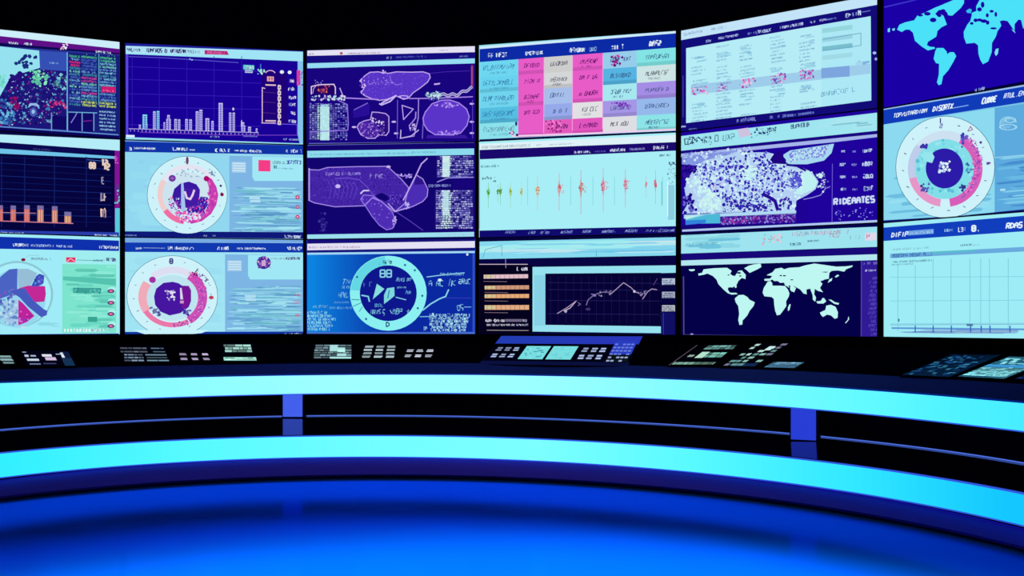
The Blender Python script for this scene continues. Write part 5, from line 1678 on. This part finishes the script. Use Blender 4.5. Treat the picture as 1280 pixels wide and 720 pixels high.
class Pad:
    """glowing faces on a panel, in fractions of its width and depth"""

    def __init__(self, W, D, zt):
        self.V, self.F, self.C, self.W, self.D, self.z = [], [], [], W, D, zt

    def q(self, u0, v0, u1, v1, c, L=1, sk=0.0):
        k = len(self.V)
        z = self.z + .0006 * L
        for (u, v) in ((u0 + sk * v0, v0), (u1 + sk * v0, v0), (u1 + sk * v1, v1), (u0 + sk * v1, v1)):
            self.V.append((u * self.W, v * self.D, z))
        self.F.append((k, k + 1, k + 2, k + 3))
        self.C.append(lin(c))

    def build(self, name, parent):
        o = mesh_obj(name, self.V, self.F, GLOW, parent)
        at = o.data.color_attributes.new('screen_colour', 'FLOAT_COLOR', 'CORNER')
        for p, c in zip(o.data.polygons, self.C):
            for li in p.loop_indices:
                at.data[li].color = (*c, 1)
        return o


BASE_T = .014
RN = random.Random(77)


def make_panel(name, label, cat, x0, x1, yb, yt, ybr=None, steep=None, mat=M_CONSOLE, group=None, th=BASE_T, sink=.012):
    mw, W, D = panel_frame(x0, x1, yb, yt, ybr, steep)
    r = thing(name, label, cat, mw, group)
    boxes('base', [(-.01, -.01, -sink, W + .01, D + .01, th)], mat, r, .003)
    return r, W, D


def button(parent, W, D, u0, v0, u1, v1, c, th=BASE_T, key=True):
    b = boxes('button', [(u0 * W, v0 * D, th - .001, u1 * W, v1 * D, th + .006)], M_BLACK, parent)
    p = Pad(W, D, th + .0062)
    p.q(u0, v0, u1, v1, tuple(int(v * .15) for v in c), 0)
    c = tuple(min(255, int(v * 1.15)) for v in c)
    n = 2
    for k in range(n):
        va = v0 + (v1 - v0) * (k + .18) / n
        vb = v0 + (v1 - v0) * (k + .82) / n
        uu = u0 + RN.uniform(0, .12) * (u1 - u0)
        ue = u1 - RN.uniform(0, .15) * (u1 - u0)
        p.q(uu, va, ue, vb, c, 1)
    p.build('button_light', b)
    return b


def button_grid(parent, W, D, u0, v0, u1, v1, nx, ny, c, th=BASE_T, gx=.25, gy=.3):
    du, dv = (u1 - u0) / nx, (v1 - v0) / ny
    for i in range(nx):
        for j in range(ny):
            lv = RN.uniform(.75, 1.05)
            cc = tuple(int(v * lv) for v in c)
            button(parent, W, D, u0 + i * du + du * gx / 2, v0 + j * dv + dv * gy / 2, u0 + (i + 1) * du - du * gx / 2, v0 + (j + 1) * dv - dv * gy / 2, cc, th)


def text_rows(pad, u0, v0, u1, v1, n, c, L=1, gap=.45, words=4):
    dv = (v1 - v0) / n
    for j in range(n):
        a = v0 + j * dv + dv * gap / 2
        b = v0 + (j + 1) * dv - dv * gap / 2
        u = u0 + RN.uniform(0, .04)
        while u < u1 - .02:
            e = min(u1, u + RN.uniform(.4, 1.3) * (u1 - u0) / words)
            q = RN.uniform(.55, 1.1)
            cc = tuple(min(255, int(v * q)) for v in c)
            pad.q(u, a, e, b, cc, L)
            u = e + .018


G_BTN = 'small control panels set on the desk console'
# leftmost, cut by the frame
r, W, D = make_panel('button_panel', 'small button panel with white-green keys at the left end of the console', 'control panel', -40, 24, 459.5, 445.5, group=G_BTN)
button_grid(r, W, D, .02, .08, .98, .92, 3, 3, (150, 190, 195), gx=.15)
# dim screen with white marks
r, W, D = make_panel('touch_panel', 'dim navy touch panel with white marks and a teal patch, left console end', 'control panel', 33, 95, 459.5, 440.5, group=G_BTN)
p = Pad(W, D, BASE_T)
p.q(0, 0, 1, 1, (6, 9, 48), 0)
p.q(.78, .02, .99, .55, (20, 50, 84), 1)
p.q(.82, .5, .99, .95, (14, 28, 66), 1)
for (a, b, c_, d_, col) in ((.06, .32, .30, .46, (200, 215, 235)), (.04, .58, .12, .72, (190, 200, 225)), (.16, .60, .27, .70, (170, 185, 215)), (.08, .08, .30, .16, (110, 125, 160)),
                            (.02, .86, .10, .93, (140, 150, 180)), (.40, .60, .60, .76, (225, 225, 240)), (.44, .36, .66, .56, (215, 190, 225)), (.36, .12, .62, .18, (60, 70, 120)),
                            (.70, .74, .86, .80, (160, 180, 210)), (.80, .54, .86, .88, (220, 235, 245))):
    p.q(a, b, c_, d_, col, 2)
p.build('touch_display', r)
r, W, D = make_panel('readout_panel', 'black readout panel with rows of faint grey text, left part of the console', 'control panel', 155, 213, 455.5, 434.5, group=G_BTN)
p = Pad(W, D, BASE_T)
p.q(0, 0, 1, 1, (3, 5, 26), 0)
text_rows(p, .02, .05, .46, .55, 3, (120, 140, 165), 1, .5)
text_rows(p, .50, .05, .99, .55, 3, (110, 140, 160), 1, .55, 1)
text_rows(p, .0, .55, .60, .97, 2, (125, 135, 160), 1, .55)
text_rows(p, .68, .55, .99, .97, 2, (90, 115, 140), 1, .7, 1)
p.build('readout_display', r)
r, W, D = make_panel('button_panel', 'small panel of six pinkish white buttons, left of the green-white readout', 'control panel', 223, 267, 455, 442, group=G_BTN)
button_grid(r, W, D, .02, .05, .98, .95, 3, 2, (200, 180, 225), gx=.35, gy=.5)
r, W, D = make_panel('readout_panel', 'readout panel with two bright pale green lines of text', 'control panel', 280, 321, 453.5, 431, group=G_BTN)
p = Pad(W, D, BASE_T)
p.q(0, 0, 1, 1, (3, 5, 24), 0)
p.q(0, .04, 1, .22, (150, 225, 205), 1)
text_rows(p, .02, .05, .98, .21, 2, (190, 240, 225), 2, .3, 6)
text_rows(p, .05, .48, .92, .95, 3, (165, 215, 205), 1, .25, 4)
p.build('readout_display', r)
# centre-left
r, W, D = make_panel('keyboard_panel', 'slanted keyboard panel with bright white-cyan keys in its middle', 'control panel', 390, 440, 451, 431.5, group=G_BTN)
p = Pad(W, D, BASE_T)
p.q(0, 0, 1, 1, (3, 5, 24), 0)
text_rows(p, .02, .04, .98, .96, 6, (120, 150, 160), 1, .35, 6)
for (a, b, c_, d_) in ((.45, .04, .98, .16), (.42, .5, .62, .92), (.62, .2, .85, .36), (.62, .45, .82, .75), (.45, .5, .7, .62)):
    p.q(a, b, c_, d_, (170, 225, 225), 2)
p.q(.64, .45, .82, .62, (190, 250, 240), 3)
p.build('key_lights', r)
r, W, D = make_panel('button_panel', 'panel of twelve pale buttons right of the slanted keyboard panel', 'control panel', 450, 494, 451, 433.5, group=G_BTN)
button_grid(r, W, D, .0, .02, 1, .98, 3, 4, (175, 195, 205), gx=.22, gy=.35)
r, W, D = make_panel('button_panel', 'small panel of six pale violet buttons left of the large blue-topped console', 'control panel', 502, 541, 451, 437.5, group=G_BTN)
button_grid(r, W, D, .0, .02, 1, .98, 3, 2, (190, 195, 215), gx=.3, gy=.45)
# large raised console
STEEP = 1.085
r, W, D = make_panel('control_console', 'long raised control console with a blue top strip and two cyan pads, mid desk', 'control console', 597, 784, 457, 422, 459.5, steep=STEEP, mat=M_CONSOLE, sink=.06)
p = Pad(W, D, BASE_T)
p.q(0, 0, 1, 1, (5, 7, 38), 0)
p.q(0.0, .0, 1, .12, (10, 16, 60), 1)
for k in range(8):
    p.q(.0 + k / 8, .72, (k + 1) / 8, 1, (34 + k, 60 - k * 1, 178 + k), 1)
p.build('console_face', r)
button_grid(r, W, D, .035, .17, .215, .62, 3, 2, (150, 165, 205), gx=.3, gy=.35)
for (a, b) in ((.245, .415), (.435, .605)):
    q = boxes('touch_pad', [(a * W, .17 * D, BASE_T, b * W, .62 * D, BASE_T + .006)], M_BLACK, r)
    p = Pad(W, D, BASE_T + .0062)
    p.q(a, .17, b, .62, (120, 222, 225), 0)
    for k in range(16):
        x = RN.uniform(a, b - .03)
        y = RN.uniform(.19, .56)
        p.q(x, y, x + RN.uniform(.01, .03), y + .03, (105, 205, 212) if a > .4 else RN.choice([(60, 150, 170), (140, 235, 235)]), 1)
    p.build('pad_light', q)
button_grid(r, W, D, .635, .14, .815, .62, 3, 2, (150, 165, 205), gx=.3, gy=.3)
kp = boxes('keypad', [(.84 * W, .10 * D, BASE_T, .985 * W, .76 * D, BASE_T + .006)], M_BLACK, r)
p = Pad(W, D, BASE_T + .0062)
p.q(.84, .36, .985, .82, (40, 62, 190), 0)
for i in range(5):
    for j in range(6):
        c = (110, 130, 225) if j > 1 else (160, 175, 220)
        if RN.random() < .8:
            p.q(.845 + i * .027, .12 + j * .11, .865 + i * .027, .17 + j * .11, c, 1)
p.build('key_lights', kp)
# right part
r, W, D = make_panel('keypad_panel', 'slanted black keypad panel with greenish lights, right of the raised console', 'control panel', 836, 891, 458.5, 433, group=G_BTN)
p = Pad(W, D, BASE_T)
p.q(0, 0, 1, 1, (2, 3, 20), 0)
p.q(0, 0, .012, 1, (130, 110, 130), 1)
text_rows(p, .02, .02, .98, .16, 1, (140, 190, 170), 1, .2, 8)
text_rows(p, .36, .36, .98, .62, 2, (120, 190, 175), 1, .15, 4)
p.q(.36, .34, .54, .64, (180, 225, 205), 2)
p.q(.15, .4, .28, .5, (150, 170, 160), 1)
text_rows(p, .28, .76, .98, .98, 2, (110, 165, 160), 1, .15, 5)
p.build('key_lights', r)
r, W, D = make_panel('keypad_panel', 'slanted keypad panel with scattered white-green keys, left of a pale blue tablet', 'control panel', 902, 944, 460, 430.5, group=G_BTN)
p = Pad(W, D, BASE_T)
p.q(0, 0, 1, 1, (2, 3, 22), 0)
p.q(.30, 0, .98, .12, (16, 40, 80), 1)
for i in range(5):
    for j in range(7):
        if RN.random() < .62:
            u, v = .02 + i * .2, .03 + j * .14
            p.q(u, v, u + RN.uniform(.1, .18), v + .085, RN.choice([(140, 190, 180), (190, 225, 220), (100, 150, 150), (120, 120, 150)]), 2)
p.q(.55, .66, .74, .84, (200, 235, 235), 3)
p.build('key_lights', r)
r, W, D = make_panel('tablet', 'small pale blue glowing tablet, right of the white-green keypad panel', 'tablet', 955, 993, 461, 454.5, 462, group='tablets on the console')
p = Pad(W, D, BASE_T)
p.q(0, 0, 1, 1, (105, 175, 222), 0)
text_rows(p, .1, .5, .95, .95, 2, (140, 200, 235), 1, .3, 5)
p.build('tablet_display', r)
for (lab, x0, x1, yb, yt, ybr, bgc, hi) in (
        ('dim teal tablet on the console, left of the brightest tablet', 1127, 1187, 471, 445.5, 473.5, (17, 62, 112), [(30, 90, 140), (20, 70, 125), (50, 120, 150), (15, 50, 105)]),
        ('brightest cyan-white tablet near the right end of the console', 1197, 1255, 473, 449, 476, (70, 165, 205), [(150, 235, 240), (100, 200, 225), (60, 140, 190), (130, 225, 235), (40, 110, 165)]),
        ('dim blue tablet cut by the right edge of the picture', 1267, 1345, 476, 455, 481, (20, 44, 98), [(26, 54, 110), (18, 40, 90)])):
    r, W, D = make_panel('tablet', lab, 'tablet', x0, x1, yb, yt, ybr, group='tablets on the console')
    p = Pad(W, D, BASE_T)
    p.q(0, 0, 1, 1, bgc, 0)
    for k in range(70):
        u, v = RN.uniform(.02, .85), RN.uniform(.03, .9)
        p.q(u, v, u + RN.uniform(.04, .14), v + RN.uniform(.02, .07), RN.choice(hi), 1 + .02 * k)
    if bgc[0] == 70:
        p.q(0.01, .48, .99, .60, (60, 150, 210), 3)
        text_rows(p, .03, .05, .97, .46, 5, (140, 232, 240), 4, .3, 5)
    p.build('tablet_display', r)
